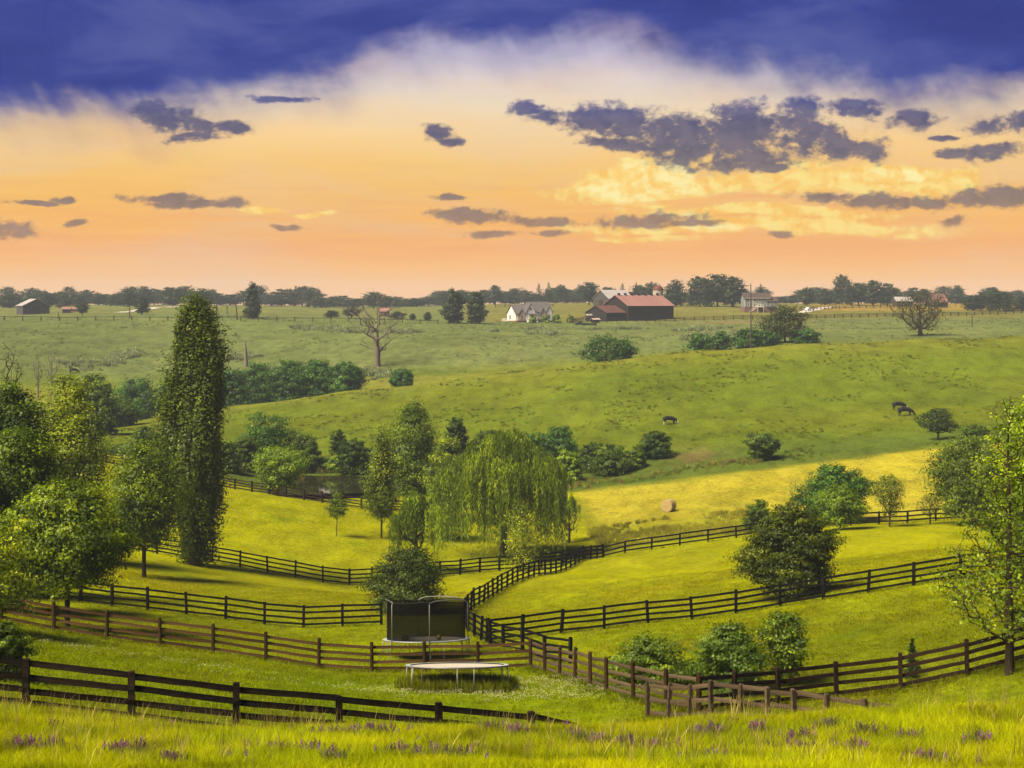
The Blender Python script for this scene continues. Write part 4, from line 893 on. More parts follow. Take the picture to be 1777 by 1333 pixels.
# --- paddock trees by the hay field
T('dense dark round shrub tree touching the long black fence', 1374,98,866,150,(.040,.048,.004),.34,170,cb=.05,env='round',nclump=190,per=90,leaf=.16,stems=5,tr=.08,lumps=.30,steep=.45,keepin=.4,flat=.42,rc=.48,skirt=.5)
T('dark tree in the clump at the foot of the hay field', 1450,161,803,118,BG,.22,171,cb=.08,env='round',nclump=90,per=80,leaf=.24,stems=3)
T('lighter young tree in front of the dark clump tree', 1458,151,836,84,LT,.30,172,cb=.14,env='oval',nclump=70,per=60,leaf=.2,tr=.1)
T('small round bush beside the fence behind the dense shrub tree', 1319,161,867,56,MD,.25,173,name='bush',cat='bush',cb=.02,env='bush',nclump=45,per=60,leaf=.2,stems=3,wname='stems',lname='foliage')
T('sparse vase shaped young tree next to the paddock fence', 1543,152,820,72,OL,.30,174,cb=.18,env='vase',nclump=80,per=22,leaf=.18,steep=1.6,twigs=4,stems=2,tr=.07)
T('tiny nearly bare reddish tree at the paddock fence', 1614,153,858,54,OL,.2,175,cb=.30,env='spread',nclump=60,per=7,leaf=.14,twigs=4,tr=.07,steep=.7,bark=M_BARKD)
T('broad bright topped tree leaning over the paddock fence', 1690,150,750,150,(.068,.088,.008),.34,176,cb=.10,env='round',nclump=130,per=95,leaf=.22,tr=.2,lumps=.2)
T('tall sparse pin oak with tiered branches at the frame edge', 1752,57.2,668,300,(.105,.132,.006),.34,177,name='oak_tree',cb=.13,env='cone',nclump=150,per=40,leaf=.13,rc=.40,steep=.10,tr=.15,lumps=.35,twigs=3,keepin=.25,top=.96,flat=.35)
T('second tall leafy crown behind the pin oak', 1800,66,655,150,LT,.36,178,cb=.2,env='oval',nclump=110,per=100,leaf=.16,steep=.8)
# --- shrubs beside the meadow fence
T('leafy elder bush hiding the bend of the weathered fence', 1130,66,1103,128,(.085,.112,.009),.30,180,name='bush',cat='bush',cb=.02,env='bush',nclump=80,per=60,leaf=.12,stems=5,wname='stems',lname='foliage',lumps=.5,flat=.5)
T('dense rounded bush behind the weathered fence post', 1268,64,1080,140,(.070,.098,.008),.26,181,name='bush',cat='bush',cb=.03,env='bush',nclump=120,per=70,leaf=.12,stems=5,wname='stems',lname='foliage',lumps=.45,flat=.5)
T('slender multi stemmed shrub with loose top beside the dense bush', 1362,65,1058,112,(.075,.10,.008),.30,182,name='shrub',cat='shrub',cb=.12,env='vase',nclump=75,per=50,leaf=.13,stems=3,tr=.05,wname='stems',lname='foliage',twigs=3)
T('tiny spruce standing at the dark wire backed fence', 1583,62.5,1108,36,(.03,.045,.007),.1,183,name='spruce_tree',fn=conifer,nw=18,per=150,leaf=.13)
# --- far slope
T('big dead tree with bare grey limbs on the far slope', 655,420,506,140,DK,0,190,name='dead_tree',bark=M_BARKG,cb=.20,env='spread',nclump=46,per=0,steep=.55,tr=.72,twigs=4,thin=.58,sides=5,lumps=.4,rz=0.0)
T('half bare dark tree behind the crest of the cattle hill', 1050,352,578,84,BG,.15,191,cb=.06,env='round',nclump=70,per=26,leaf=.5,twigs=4,sides=4,stems=2)
T('dense bush leaning on the half bare tree', 1082,351,588,46,BG,.15,192,name='bush',cat='bush',cb=.02,env='bush',nclump=50,per=50,leaf=.4,sides=4,wname='stems',lname='foliage')
T('large brown green tree before the blue grey house', 1362,420,526,86,(.05,.052,.012),.25,193,cb=.12,env='oval',nclump=90,per=44,leaf=.6,twigs=3,sides=4,lumps=.35)
T('large wide nearly leafless oak on the far pasture', 1597,432,503,118,(.06,.056,.016),.2,194,cb=.10,env='spread',nclump=120,per=7,leaf=.5,twigs=4,sides=4,tr=.6,lumps=.25,steep=.6,thin=.5)
for i,(u,d,vt,w,lab) in enumerate(((1218,405,578,66,'low dark bush row below the tobacco barn'),(1250,400,574,40,'rounded hazy bush next to the low dark ones'),(1296,408,568,56,'hazy bush around the tall utility pole'),(1330,410,572,50,'hazy bush at the foot of the brown green tree'),(1400,415,570,46,'hazy bush on the far side of the brown green tree'))):
    T(lab,u,d,vt,w,BG,.12,200+i,name='bush',cat='bush',cb=.02,env='bush',nclump=45,per=45,leaf=.6,stems=2,sides=4,twigs=0,wname='stems',lname='foliage',group='hazy bushes behind the hill crest')
T('bare grey little tree on the hazy slope above the open olive tree', 90,395,608,40,DK,0,206,name='bare_tree',bark=M_BARKG,cb=.2,env='vase',nclump=50,per=0,steep=1.2,twigs=5,sides=4,tr=.2)
T('smaller bare grey tree leaning beside the bare one', 66,392,618,26,DK,0,207,name='bare_tree',bark=M_BARKG,cb=.2,env='vase',nclump=36,per=0,steep=1.4,twigs=4,sides=4,tr=.2)
T('tree with a dead top behind the leaning pole', 438,556,488,34,(.034,.038,.02),.15,208,cb=.05,env='cone',nclump=60,per=46,leaf=.8,sides=4,twigs=3,lumps=.4)
T('slim dark tree before the golden field, the one nearer the dead tree', 787,560,500,42,(.034,.040,.02),.15,209,cb=.04,env='oval',nclump=70,per=50,leaf=.8,sides=4,twigs=2)
T('slim dark tree before the golden field, the one nearer the white house', 826,560,502,38,(.034,.040,.02),.15,210,cb=.04,env='oval',nclump=60,per=50,leaf=.8,sides=4,twigs=2)
def broken_trunk():
    rs=np.random.RandomState(5); p=gp(427,436); H=(638-593)/FPX*436
    P=np.array([(0,0,-.3),(.05,0,H*.2),(-.1,0,H*.5),(-.15,0,H*.75),(-.28,0,H*.93),(-.3,0,H),(.1,0,H*.28),(-.9,0,H*.42),(0,0,H*.3),(1.0,.1,H*.45)]); par=np.array([-1,0,1,2,3,4,1,6,1,8]); rad=np.array([.62,.5,.42,.36,.2,.05,.2,.12,.2,.08])
    V,F=tubes(P,par,rad,7)
    o=empty('broken_dead_tree',p); tag(o,'broken grey dead tree trunk without branches above the hedgerow','tree'); link('trunk',mesh_np('trunk',V,F,True,(M_BARKG,)),o)
broken_trunk()
# --- the skyline: shared crowns, one object each
SKY = [meshes(grow(300+i,10,w,cb,e,n,p,.62,sides=4,twigs=0,lumps=.3,stems=1),M_BARK) for i,(w,cb,e,n,p) in enumerate(((9,.08,'round',60,42),(11,.10,'round',70,42),(8,.06,'oval',60,42),(12,.06,'bush',70,40),(10,.25,'spread',50,40),(7,.1,'oval',46,44)))]
CON = [meshes(conifer(320+i,10,w,18,120,.5),M_BARK) for i,w in enumerate((6.0,5.0))]
BARE = [meshes(grow(330,10,9,.2,'spread',50,5,.5,sides=4,twigs=4,tr=.2,thin=.5),M_BARKG)]
def sky_tree(u, d, vtop, wpx, kind, color, label, seed, group='trees along the far skyline'):
    H,W = dims(u,d,vtop,wpx); pool = {'r':SKY,'c':CON,'b':BARE}[kind]; i = seed%len(pool)
    w0 = ((9,11,8,12,10,7) if kind=='r' else (6,5) if kind=='c' else (9,))[i]
    plant({'r':'deciduous_tree','c':'conifer_tree','b':'bare_tree'}[kind], label, 'tree', None, u, d, color, .12, (seed*2.39)%6.28, group, ms=pool[i], scale=(W/w0,W/w0,H/10))
FG=(.022,.030,.014); FL=(.026,.034,.016)
named = [(140,800,512,26,'r','dark tree above the small red roofed shed'),(143,640,525,24,'r','tree standing in the field near the small shed'),(246,640,514,24,'r','tree in the field before the pale lane'),(222,820,501,34,'r','tall tree on the skyline over the pale lane'),(300,830,498,40,'r','skyline tree touching the top of the poplar'),(350,830,500,40,'r','skyline tree on the other flank of the poplar top'),(200,900,510,30,'r','skyline tree before the tall one over the lane'),
  (648,900,506,40,'r','skyline tree behind the dead tree limbs'),(858,930,493,30,'r','skyline tree over the slim dark pair'),(906,940,497,22,'b','bare crowned skyline tree left of the white house chimney line'),(935,920,492,22,'c','pointed conifer over the white house roof'),(952,920,490,26,'c','tallest conifer in the row over the white house'),(975,915,493,30,'r','dark tree ending the conifer row over the white house'),(1022,800,489,34,'r','open topped tree beside the upper grey barn'),(1080,760,492,26,'c','dark conifer between the two barns'),(1104,760,490,22,'c','slim spired conifer above the tobacco barn roof'),(1130,770,488,34,'r','tree behind the red silo dome'),(1172,760,485,40,'r','dark conical tree at the end of the tobacco barn'),
  (1215,750,478,56,'r','big dark tree of the grove beyond the tobacco barn, first in line'),(1245,755,475,60,'r','biggest dark tree of the grove beyond the tobacco barn'),(1272,750,477,50,'r','big dark tree of the grove nearest the house conifer'),(1320,735,492,24,'c','layered conifer behind the blue grey house roof'),(1400,800,497,24,'r','egg shaped dark tree alone past the blue grey house'),(1432,830,500,30,'r','dark tree next after the egg shaped one'),(1463,820,475,42,'r','tallest tree of the far grove, with two open tops'),(1490,830,490,46,'r','wide dark tree in the far grove'),(1515,825,484,44,'r','rounded tree at the middle of the far grove'),(1540,830,490,36,'r','lower tree at the end of the far grove'),(1627,760,503,34,'b','bare tree over the pink roofed barn'),
  (1690,690,512,44,'r','dark rounded tree of the last pair at the far field'),(1735,685,503,60,'r','larger dark rounded tree of the last pair at the far field'),(1705,720,507,30,'r','tree peeking between the last pair'),(1775,690,515,40,'r','low tree at the end of the last pair'),
  (55,840,512,34,'r','tree directly behind the old grey barn roof'),(80,830,505,34,'r','taller tree past the old grey barn roof'),(15,850,510,40,'r','skyline tree at the far end before the old grey barn'),(110,850,510,30,'r','skyline tree beyond the barn gable'),(610,640,534,34,'r','pale hazy tree in the dip below the skyline'),(575,640,538,28,'r','hazy bush like tree in the dip, next to the pale one'),(690,620,540,30,'r','hazy low tree behind the dead tree trunk'),(716,600,543,10,'r','tiny round shrub in the dip'),(742,600,541,14,'r','small round shrub pair member in the dip')]
for i,(u,d,vt,w,k,lab) in enumerate(named):
    sky_tree(u,d,vt,w*1.12,k,FG if d<800 else FL,lab,i*7+3)
rs = np.random.RandomState(44)
ord_ = []
u = -60
i = 0
while u < 1850:
    w = rs.uniform(20,38); vt = rs.uniform(494,515) if not (560<u<760 or 1330<u<1390) else rs.uniform(511,519)
    if 760<u<1000: vt = rs.uniform(498,510)
    d = rs.uniform(930,1010)
    sky_tree(u,d,vt,w*1.5,'r',(.024,.032,.016),'hazy tree in the unbroken skyline wood',i*5+1,'wood along the horizon'); u += w*.62; i += 1
# ------------------------------------------------------------------ pond
POND_Z = -25.05
def build_pond():
    cx,cyy = (575-CU)/FPX*219, 219.0; n=40; V=[];rs=random.Random(4)
    for k in range(n):
        a=2*math.pi*k/n; r=1+.12*math.sin(3*a+1)+.08*math.sin(5*a)
        V.append((cx+11.5*r*math.cos(a), cyy+11.5*r*math.sin(a), POND_Z))
    V.append((cx,cyy,POND_Z)); F=[(k,(k+1)%n,n) for k in range(n)]
    m,g = material('pond_water'); tc=g.n.new('ShaderNodeNewGeometry').outputs['Position']
    nz=g.noise(g.v('MULTIPLY',tc,(1,.4,1)),1.2,3,.5)
    finish(g, principled(g,(.020,.020,.008,1),.06,.5,0,bump(g,nz,.10,.05)))
    o=link('water',mesh_np('water',V,F,True,(m,))); tag(o,'dark still pond reflecting the trees on its bank',None,None,'structure')
build_pond()
# ------------------------------------------------------------------ mesh helpers for built things
class MB:
    def __init__(s): s.V=[]; s.F=[]
    def add(s,V,F):
        o=len(s.V); s.V+= [tuple(v) for v in V]; s.F += [tuple(i+o for i in f) for f in F]; return s
    def box(s,a,b):
        x0,y0,z0=a; x1,y1,z1=b
        return s.add([(x0,y0,z0),(x1,y0,z0),(x1,y1,z0),(x0,y1,z0),(x0,y0,z1),(x1,y0,z1),(x1,y1,z1),(x0,y1,z1)],[(3,2,1,0),(4,5,6,7),(0,1,5,4),(1,2,6,5),(2,3,7,6),(3,0,4,7)])
    def tube(s,pts,r,n=8,close=False):
        pts=[Vector(p) for p in pts]; m=len(pts); R_=[]
        for i,p in enumerate(pts):
            d=(pts[(i+1)%m]-pts[i-1]) if close else (pts[min(i+1,m-1)]-pts[max(i-1,0)]); d.normalize()
            h=Vector((0,0,1)) if abs(d.z)<.9 else Vector((1,0,0)); X=d.cross(h).normalized(); Y=d.cross(X); rr=r[i] if isinstance(r,(list,tuple)) else r
            R_.append([p+X*rr*math.cos(2*math.pi*k/n)+Y*rr*math.sin(2*math.pi*k/n) for k in range(n)])
        V=[q for ring in R_ for q in ring]; F=[]
        for i in range(m if close else m-1):
            for k in range(n): a=i*n; b=((i+1)%m)*n; F.append((a+k,a+(k+1)%n,b+(k+1)%n,b+k))
        if not close: F += [tuple(range(n-1,-1,-1)), tuple((m-1)*n+k for k in range(n))]
        return s.add(V,F)
    def gable(s,x0,x1,y0,y1,z0,zr,t=.18,axis='x',ov=.4):
        """pitched roof slabs, ridge along axis"""
        if axis=='x':
            ym=(y0+y1)/2
            for sgn,(ye) in ((-1,y0-ov),(1,y1+ov)):
                k=(zr-z0)/((y1-y0)/2); ze=z0-k*ov
                s.add([(x0-ov,ye,ze),(x1+ov,ye,ze),(x1+ov,ym,zr),(x0-ov,ym,zr),(x0-ov,ye,ze+t),(x1+ov,ye,ze+t),(x1+ov,ym,zr+t),(x0-ov,ym,zr+t)],[(0,1,2,3),(7,6,5,4),(0,4,5,1),(1,5,6,2),(3,2,6,7),(0,3,7,4)])
        else:
            xm=(x0+x1)/2
            for xe in (x0-ov,x1+ov):
                k=(zr-z0)/((x1-x0)/2); ze=z0-k*ov
                s.add([(xe,y0-ov,ze),(xe,y1+ov,ze),(xm,y1+ov,zr),(xm,y0-ov,zr),(xe,y0-ov,ze+t),(xe,y1+ov,ze+t),(xm,y1+ov,zr+t),(xm,y0-ov,zr+t)],[(0,1,2,3),(7,6,5,4),(0,4,5,1),(1,5,6,2),(3,2,6,7),(0,3,7,4)])
        return s
    def house(s,x0,x1,y0,y1,zb,ze,zr,axis='x'):
        """walls with two gable ends, closed"""
        if axis=='x':
            ym=(y0+y1)/2; V=[(x0,y0,zb),(x1,y0,zb),(x1,y1,zb),(x0,y1,zb),(x0,y0,ze),(x1,y0,ze),(x1,y1,ze),(x0,y1,ze),(x0,ym,zr),(x1,ym,zr)]
            F=[(0,1,5,4),(2,3,7,6),(1,2,6,9,5),(3,0,4,8,7),(4,5,9,8),(6,7,8,9),(3,2,1,0)]
        else:
            xm=(x0+x1)/2; V=[(x0,y0,zb),(x1,y0,zb),(x1,y1,zb),(x0,y1,zb),(x0,y0,ze),(x1,y0,ze),(x1,y1,ze),(x0,y1,ze),(xm,y0,zr),(xm,y1,zr)]
            F=[(0,1,5,8,4),(2,3,7,9,6),(1,2,6,5),(3,0,4,7),(5,6,9,8),(7,4,8,9),(3,2,1,0)]
        return s.add(V,F)
    def obj(s,name,mat,parent,smooth=False):
        return link(name,mesh_np(name,s.V,s.F,smooth,(mat,)),parent)
def box(name,a,b,mat,parent): return MB().box(a,b).obj(name,mat,parent)
BW=lambda n,c,**k: simple_mat(n,c,**k)
M_BARNW=BW('black_barn_siding',(.016,.012,.012),rough=.85,var=.4,scale=2.2,stretch=(3,3,.2)); M_REDR=BW('rusty_red_roof_metal',(.23,.115,.098),rough=.55,var=.3,scale=.8,stretch=(2.5,.4,.4)); M_PALER=BW('pale_roof_metal',(.34,.31,.30),rough=.45,var=.18,scale=.8)
M_GREYW=BW('grey_barn_boards',(.055,.05,.055),rough=.9,var=.4,scale=2,stretch=(3,3,.2)); M_WHITE=BW('white_siding',(.66,.64,.64),rough=.7,var=.06); M_SHING=BW('grey_shingles',(.085,.075,.08),rough=.9,var=.25,scale=4); M_STONE=BW('brick_base',(.19,.10,.08),rough=.9,var=.4,scale=5)
M_BLUEW=BW('blue_grey_siding',(.16,.18,.185),rough=.8,var=.08); M_BRSH=BW('brown_shingles',(.060,.042,.038),rough=.9,var=.2,scale=4); M_TRIM=BW('white_trim',(.68,.62,.55),rough=.6,var=.05); M_TAN=BW('tan_brick',(.36,.28,.23),rough=.9,var=.25,scale=5)
m_,g_=material('window_glass'); finish(g_,principled(g_,(.025,.027,.032,1),.12,.6)); M_GLASS=m_
M_SILO=BW('rusty_silo_dome',(.12,.04,.032),rough=.7,var=.35,scale=1.5); M_STAVE=BW('concrete_staves',(.32,.28,.25),rough=.9,var=.2)
M_POLE=BW('pole_wood',(.06,.047,.042),rough=.95,var=.3); M_ASPH=BW('pale_gravel',(.42,.36,.33),rough=.95,var=.15)
M_STEEL=BW('galvanised_tube',(.20,.20,.19),rough=.5,var=.2,metal=.5); M_PAD=BW('grey_blue_pad',(.34,.38,.42),rough=.6,var=.25,scale=2); M_MATD=BW('grey_trampoline_mat',(.16,.145,.13),rough=.85,var=.2); M_MATW=BW('pale_trampoline_mat',(.42,.37,.31),rough=.8,var=.08,scale=1)
def window(parent,x,y,z,w,h,face='front',mullions=1,trim=None):
    """frame with its pane set back; face: which way it looks (-y front, -x side)"""
    trim=trim or M_TRIM; t=.10; b=MB()
    def bx(a0,a1,z0,z1,dep0,dep1):
        if face=='front': b.box((x+a0,y-dep1,z+z0),(x+a1,y-dep0,z+z1))
        else: b.box((x-dep1,y+a0,z+z0),(x-dep0,y+a1,z+z1))
    bx(-w/2-t,-w/2,-t,h+t,.0,.08); bx(w/2,w/2+t,-t,h+t,.0,.08); bx(-w/2,w/2,-t,0,.0,.08); bx(-w/2,w/2,h,h+t,.0,.08)
    if mullions: bx(-.03,.03,0,h,.0,.06); bx(-w/2,-.03,h*.48,h*.53,.0,.06); bx(.03,w/2,h*.48,h*.53,.0,.06)
    o=b.obj('window',trim,parent); c=MB()
    if face=='front': c.box((x-w/2,y-.03,z),(x+w/2,y-.005,z+h))
    else: c.box((x-.03,y-w/2,z),(x-.005,y+w/2,z+h))
    c.obj('pane',M_GLASS,o); return o
def site(u,d,rz,sink=.4):
    p=gp(u,d); return Vector((p.x,p.y,p.z-0.0)),rz
# ------------------------------------------------------------------ tobacco barn
M_RUST=BW('dark_rust_metal',(.095,.04,.034),rough=.6,var=.5,scale=.8)
def tobacco_barn():
    p,rz=site(1090,598,R(33)); r=empty('barn',p,rz); tag(r,'long black tobacco barn with rusty red metal roof and a lean-to','barn')
    L,W,ze,zr=21.5,15.5,5.5,9.3
    MB().house(0,L,0,W,-1.5,ze,zr).obj('wall',M_BARNW,r)
    rf=MB().gable(0,L,0,W,ze,zr,.12,'x',.45).obj('roof',M_REDR,r)
    for k in range(7):
        x=1.5+k*3.05; b=MB(); b.box((x-.35,W/2-.4,zr+.05),(x+.35,W/2+.4,zr+.55)); b.gable(x-.35,x+.35,W/2-.4,W/2+.4,zr+.55,zr+.85,.05,'x',.1); b.obj('ridge_vent',M_BARNW,rf)
    b=MB(); b.house(-9,0,1.2,W-1.0,-1.5,2.9,5.4,'x'); b.obj('lean_to_wall',M_BARNW,r); MB().gable(-9,-.05,1.2,W-1.0,2.9,5.4,.1,'x',.3).obj('lean_to_roof',M_RUST,r)
    for k in range(4): box('vent_door',(2.2+k*5.2,-.06,.4),(3.3+k*5.2,-.005,4.8),M_BARNW,r)
tobacco_barn()
def silo():
    p=gp(1142,636); r=empty('silo',p); tag(r,'round silo with a rusty red dome rising behind the tobacco barn','silo'); H=10.2; Rr=2.05
    b=MB(); n=24; V=[];F=[]
    for z in (-1,H): V+=[(Rr*math.cos(2*math.pi*k/n),Rr*math.sin(2*math.pi*k/n),z) for k in range(n)]
    b.add(V,[(k,(k+1)%n,n+(k+1)%n,n+k) for k in range(n)]).obj('cylinder_wall',M_STAVE,r,True)
    V=[];F=[];m=8
    for i in range(m+1):
        t=i/m*math.pi/2
        for k in range(n): V.append(((Rr+.08)*math.cos(t)*math.cos(2*math.pi*k/n),(Rr+.08)*math.cos(t)*math.sin(2*math.pi*k/n),H+1.95*math.sin(t)))
    for i in range(m):
        for k in range(n): F.append((i*n+k,i*n+(k+1)%n,(i+1)*n+(k+1)%n,(i+1)*n+k))
    MB().add(V,F).obj('dome',M_SILO,r,True)
    for zz in (2,4,6,8): MB().tube([((Rr+.03)*math.cos(2*math.pi*k/24),(Rr+.03)*math.sin(2*math.pi*k/24),zz) for k in range(24)],.05,5,True).obj('hoop',M_STEEL,r)
silo()
def plain_barn(label,u,d,rz,L,W,ze,zr,wall,roof,name='barn',doors=True,cat='barn'):
    p=gp(u,d); r=empty(name,p,rz); tag(r,label,cat)
    MB().house(0,L,0,W,-1.5,ze,zr).obj('wall',wall,r); MB().gable(0,L,0,W,ze,zr,.12,'x',.35).obj('roof',roof,r)
    if doors:
        box('door',(-.08,W*.36,-.3),(-.01,W*.64,ze*.85),M_BARKD,r); box('side_door',(L*.4,-.08,-.3),(L*.58,-.01,ze*.75),M_BARKD,r)
    return r
plain_barn('grey barn with pale metal roof above the tobacco barn',1056,722,R(30),13,12.5,5.0,8.7,M_GREYW,M_PALER)
b_=plain_barn('old grey barn with pale tin roof at the far end of the skyline',86,702,R(33+90),9.5,11.6,3.6,6.4,M_GREYW,M_PALER)
plain_barn('small shed with pale pink roof beside the old grey barn',108,704,R(8),3.2,3,1.9,2.8,M_GREYW,M_REDR,'shed',True,'shed')
plain_barn('long low reddish shed next to the small shed',121,712,R(4),6.5,3,1.4,2.0,M_STONE,M_STONE,'shed',False,'shed')
plain_barn('distant barn with pink red roof behind the leafless oak',1622,776,R(20),7.5,8,2.8,6.4,M_GREYW,M_REDR)
plain_barn('distant low barn with whitish pink roof beside the leafless oak',1556,800,R(6),8,7,2.6,4.6,M_GREYW,M_PALER)
plain_barn('tiny distant pink roofed house behind the dead tree',660,700,R(10),4,4,2.2,3.4,M_STONE,M_REDR,'house',True,'house')
plain_barn('low dark livestock shelter at the foot of the tobacco barn',1030,582,R(20),2.3,2.2,1.3,1.7,M_BARNW,M_TAN,'shelter',False,'shelter')
# ------------------------------------------------------------------ white house
def white_house():
    p=gp(895,592); r=empty('house',p+Vector((0,0,.2)),R(17)); tag(r,'white farmhouse with grey roof and several front gables','house')
    L,W=14.0,11.0
    box('foundation',(-.1,-.1,-1.6),(L+.1,W+.1,.25),M_STONE,r)
    MB().house(0,L*.62,0,W,.25,2.9,6.0).obj('wall',M_WHITE,r); MB().gable(0,L*.62,0,W,2.9,6.0,.14,'x',.35).obj('roof',M_SHING,r)
    MB().house(L*.40,L,-.4,W-.6,.25,3.5,7.0).obj('wing_wall',M_WHITE,r); MB().gable(L*.40,L,-.4,W-.6,3.5,7.0,.14,'x',.35).obj('wing_roof',M_SHING,r)
    for (x0,x1,y,ze,zr,mat,nm) in ((.6,3.4,-1.0,2.5,4.4,M_TAN,'small_gable'),(3.5,7.4,-.9,3.0,6.6,M_WHITE,'main_gable'),(8.9,11.2,-1.6,2.6,4.9,M_TAN,'bay_gable'),(11.3,13.6,-1.2,3.4,5.6,M_WHITE,'end_gable')):
        g=MB().house(x0,x1,y,4.5,.25,ze,zr,'y').obj(nm,mat,r); MB().gable(x0,x1,y,4.4,ze,zr,.12,'y',.25).obj('gable_roof',M_SHING,g)
    window(r,2.0,-1.0,.9,1.0,1.3); window(r,5.45,-.9,4.1,.9,.9); window(r,9.55,-1.6,.9,.55,1.3); window(r,10.5,-1.6,.9,.55,1.3); window(r,12.4,-1.2,1.0,.9,1.4)
    window(r,0,6.9,.6,1.9,1.5,'side'); window(r,0,4.4,1.2,.35,.7,'side',0); window(r,0,2.6,1.2,.35,.7,'side',0)
    MB().gable(4.2,7.6,-2.4,-.95,2.5,2.9,.1,'x',.1).obj('porch_roof',M_SHING,r)
    for x in (4.3,7.5): box('porch_column',(x-.12,-2.35,.25),(x+.12,-2.11,2.5),M_TRIM,r)
    box('front_door',(5.5,-1.0,.25),(6.5,-.93,2.3),M_BARKD,r); box('porch_floor',(4.0,-2.5,-.8),(7.8,-.95,.24),M_TRIM,r)
    b=MB(); b.box((-2.2,4.5,.0),(-.02,W-.5,.12)); b.obj('deck',M_TRIM,r)
    b=MB(); 
    for k in range(8): b.box((-2.2,4.6+k*.8,.12),(-2.1,4.7+k*.8,.9))
    b.box((-2.2,4.5,.9),(-2.1,W-.5,1.0)); b.obj('deck_railing',M_TRIM,r)
white_house()
def blue_house():
    p=gp(1292,668); r=empty('house',p,R(3)); tag(r,'two storey blue grey house on a brick basement with white outdoor stairs','house'); L,W=13.6,8
    box('basement',(0,0,-1.6),(L,W,2.2),M_STONE,r)
    MB().house(0,10.8,-.05,W,2.2,6.0,8.0).obj('wall',M_BLUEW,r); MB().gable(0,10.8,-.05,W,6.0,8.0,.15,'x',.45).obj('roof',M_BRSH,r)
    MB().house(9.2,L,-.9,W,2.2,4.6,6.2).obj('annex_wall',M_BLUEW,r); MB().gable(9.2,L,-.9,W,4.6,6.2,.12,'x',.35).obj('annex_roof',M_BRSH,r)
    for x in (.08,10.6): box('corner_board',(x-.1,-.12,2.2),(x+.12,-.06,6.0),M_TRIM,r)
    box('corner_board',(3.4,-.12,2.2),(3.56,-.06,5.9),M_TRIM,r)
    box('fascia',(0,-.5,5.72),(10.8,-.42,5.95),M_TRIM,r)
    for x in (2.7,4.2,6.4): window(r,x,-.05,4.5,.75,1.1,'front',0)
    window(r,9.9,-.05,4.9,.7,.7,'front',0); window(r,1.7,-.05,2.6,.5,1.2,'front',0); window(r,2.5,-.05,2.6,.5,1.2,'front',0)
    for x in (4.1,4.8,5.5,6.2): window(r,x,-.05,2.5,.5,1.2,'front',0)
    window(r,11.3,-.9,2.7,1.3,1.1,'front',1)
    box('landing',(5.0,-2.4,2.1),(7.6,-.06,2.25),M_TRIM,r)
    st=MB()
    for k in range(9): st.box((4.66-k*.33,-2.3,1.92-k*.24),(5.0-k*.33,-1.1,2.0-k*.24))
    st.obj('stairs',M_TRIM,r)
    rl=MB(); rl.tube([(1.9,-2.35,.75),(5.0,-2.35,3.1),(7.5,-2.35,3.1)],.07,5); rl.tube([(1.9,-2.35,.2),(5.0,-2.35,2.4),(7.5,-2.35,2.4)],.05,5)
    for x,z0,z1 in ((1.9,-.6,.8),(3.4,.9,1.95),(5.0,-.6,3.1),(6.2,2.2,3.1),(7.5,-.6,3.1)): rl.tube([(x,-2.35,z0),(x,-2.35,z1)],.07,5)
    rl.obj('stair_railing',M_TRIM,r)
blue_house()
# ------------------------------------------------------------------ lanes
def lane(label,pts,w,name):
    P=[gp(u,d) for u,d in pts]; V=[];F=[]; Q=[]
    for a,b in zip(P,P[1:]):
        for k in range(6): Q.append(a+(b-a)*(k/6))
    Q.append(P[-1])
    for i,q in enumerate(Q):
        d=(Q[min(i+1,len(Q)-1)]-Q[max(i-1,0)]); nrm=Vector((-d.y,d.x,0)).normalized()*w/2
        for s in (-1,0,1):
            x,y=q.x+nrm.x*s,q.y+nrm.y*s; V.append((x,y,float(gz(x,y)[0])+.12))
    for i in range(len(Q)-1): F += [(i*3,i*3+1,i*3+4,i*3+3),(i*3+1,i*3+2,i*3+5,i*3+4)]
    o=link(name,mesh_np(name,V,F,True,(M_ASPH,))); tag(o,label,None,None,'structure')
lane('pale gravel driveway beside the blue grey house',[(1372,668),(1395,672),(1412,700),(1425,740),(1445,770)],5.0,'driveway')
lane('pale lane crossing the far field before the skyline wood',[(208,690),(235,720),(262,770),(290,800),(330,820),(400,830)],6,'road')
# ------------------------------------------------------------------ white car
M_CARW=BW('white_car_paint',(.75,.76,.80),rough=.25,var=.03,spec=.6); M_TYRE=BW('tyre_rubber',(.015,.015,.015),rough=.9,var=.1)
def car():
    p=gp(1405,684); r=empty('parked_car',p+Vector((0,0,.12)),R(35)); tag(r,'white car parked on the pale gravel driveway','car')
    prof=[(-2.15,.45),(-2.15,.85),(-1.75,.95),(-1.15,1.42),(.45,1.45),(1.1,.98),(2.05,.85),(2.2,.6),(2.15,.4),(-2.1,.35)]
    V=[(x,-.85,z) for x,z in prof]+[(x,.85,z) for x,z in prof]; n=len(prof); F=[tuple(range(n-1,-1,-1)),tuple(range(n,2*n))]+[(k,(k+1)%n,n+(k+1)%n,n+k) for k in range(n)]
    MB().add(V,F).obj('body',M_CARW,r)
    for y in (-.865,.855): MB().add([(-1.35,y,.98),(-1.0,y,1.34),(.4,y,1.36),(.95,y,.98)],[(0,1,2,3)] if y>0 else [(3,2,1,0)]).obj('side_window',M_GLASS,r)
    for x in (-1.35,1.4):
        for y in (-.80,.80):
            w=MB().tube([(x,y-.1,.32),(x,y+.1,.32)],.32,14).obj('wheel',M_TYRE,r); MB().tube([(x,y-.11,.32),(x,y+.11,.32)],.17,10).obj('rim',M_STEEL,w)
    for y in (-.6,.6): box('headlight',(2.08,y-.15,.62),(2.2,y+.15,.75),M_GLASS,r)
car()
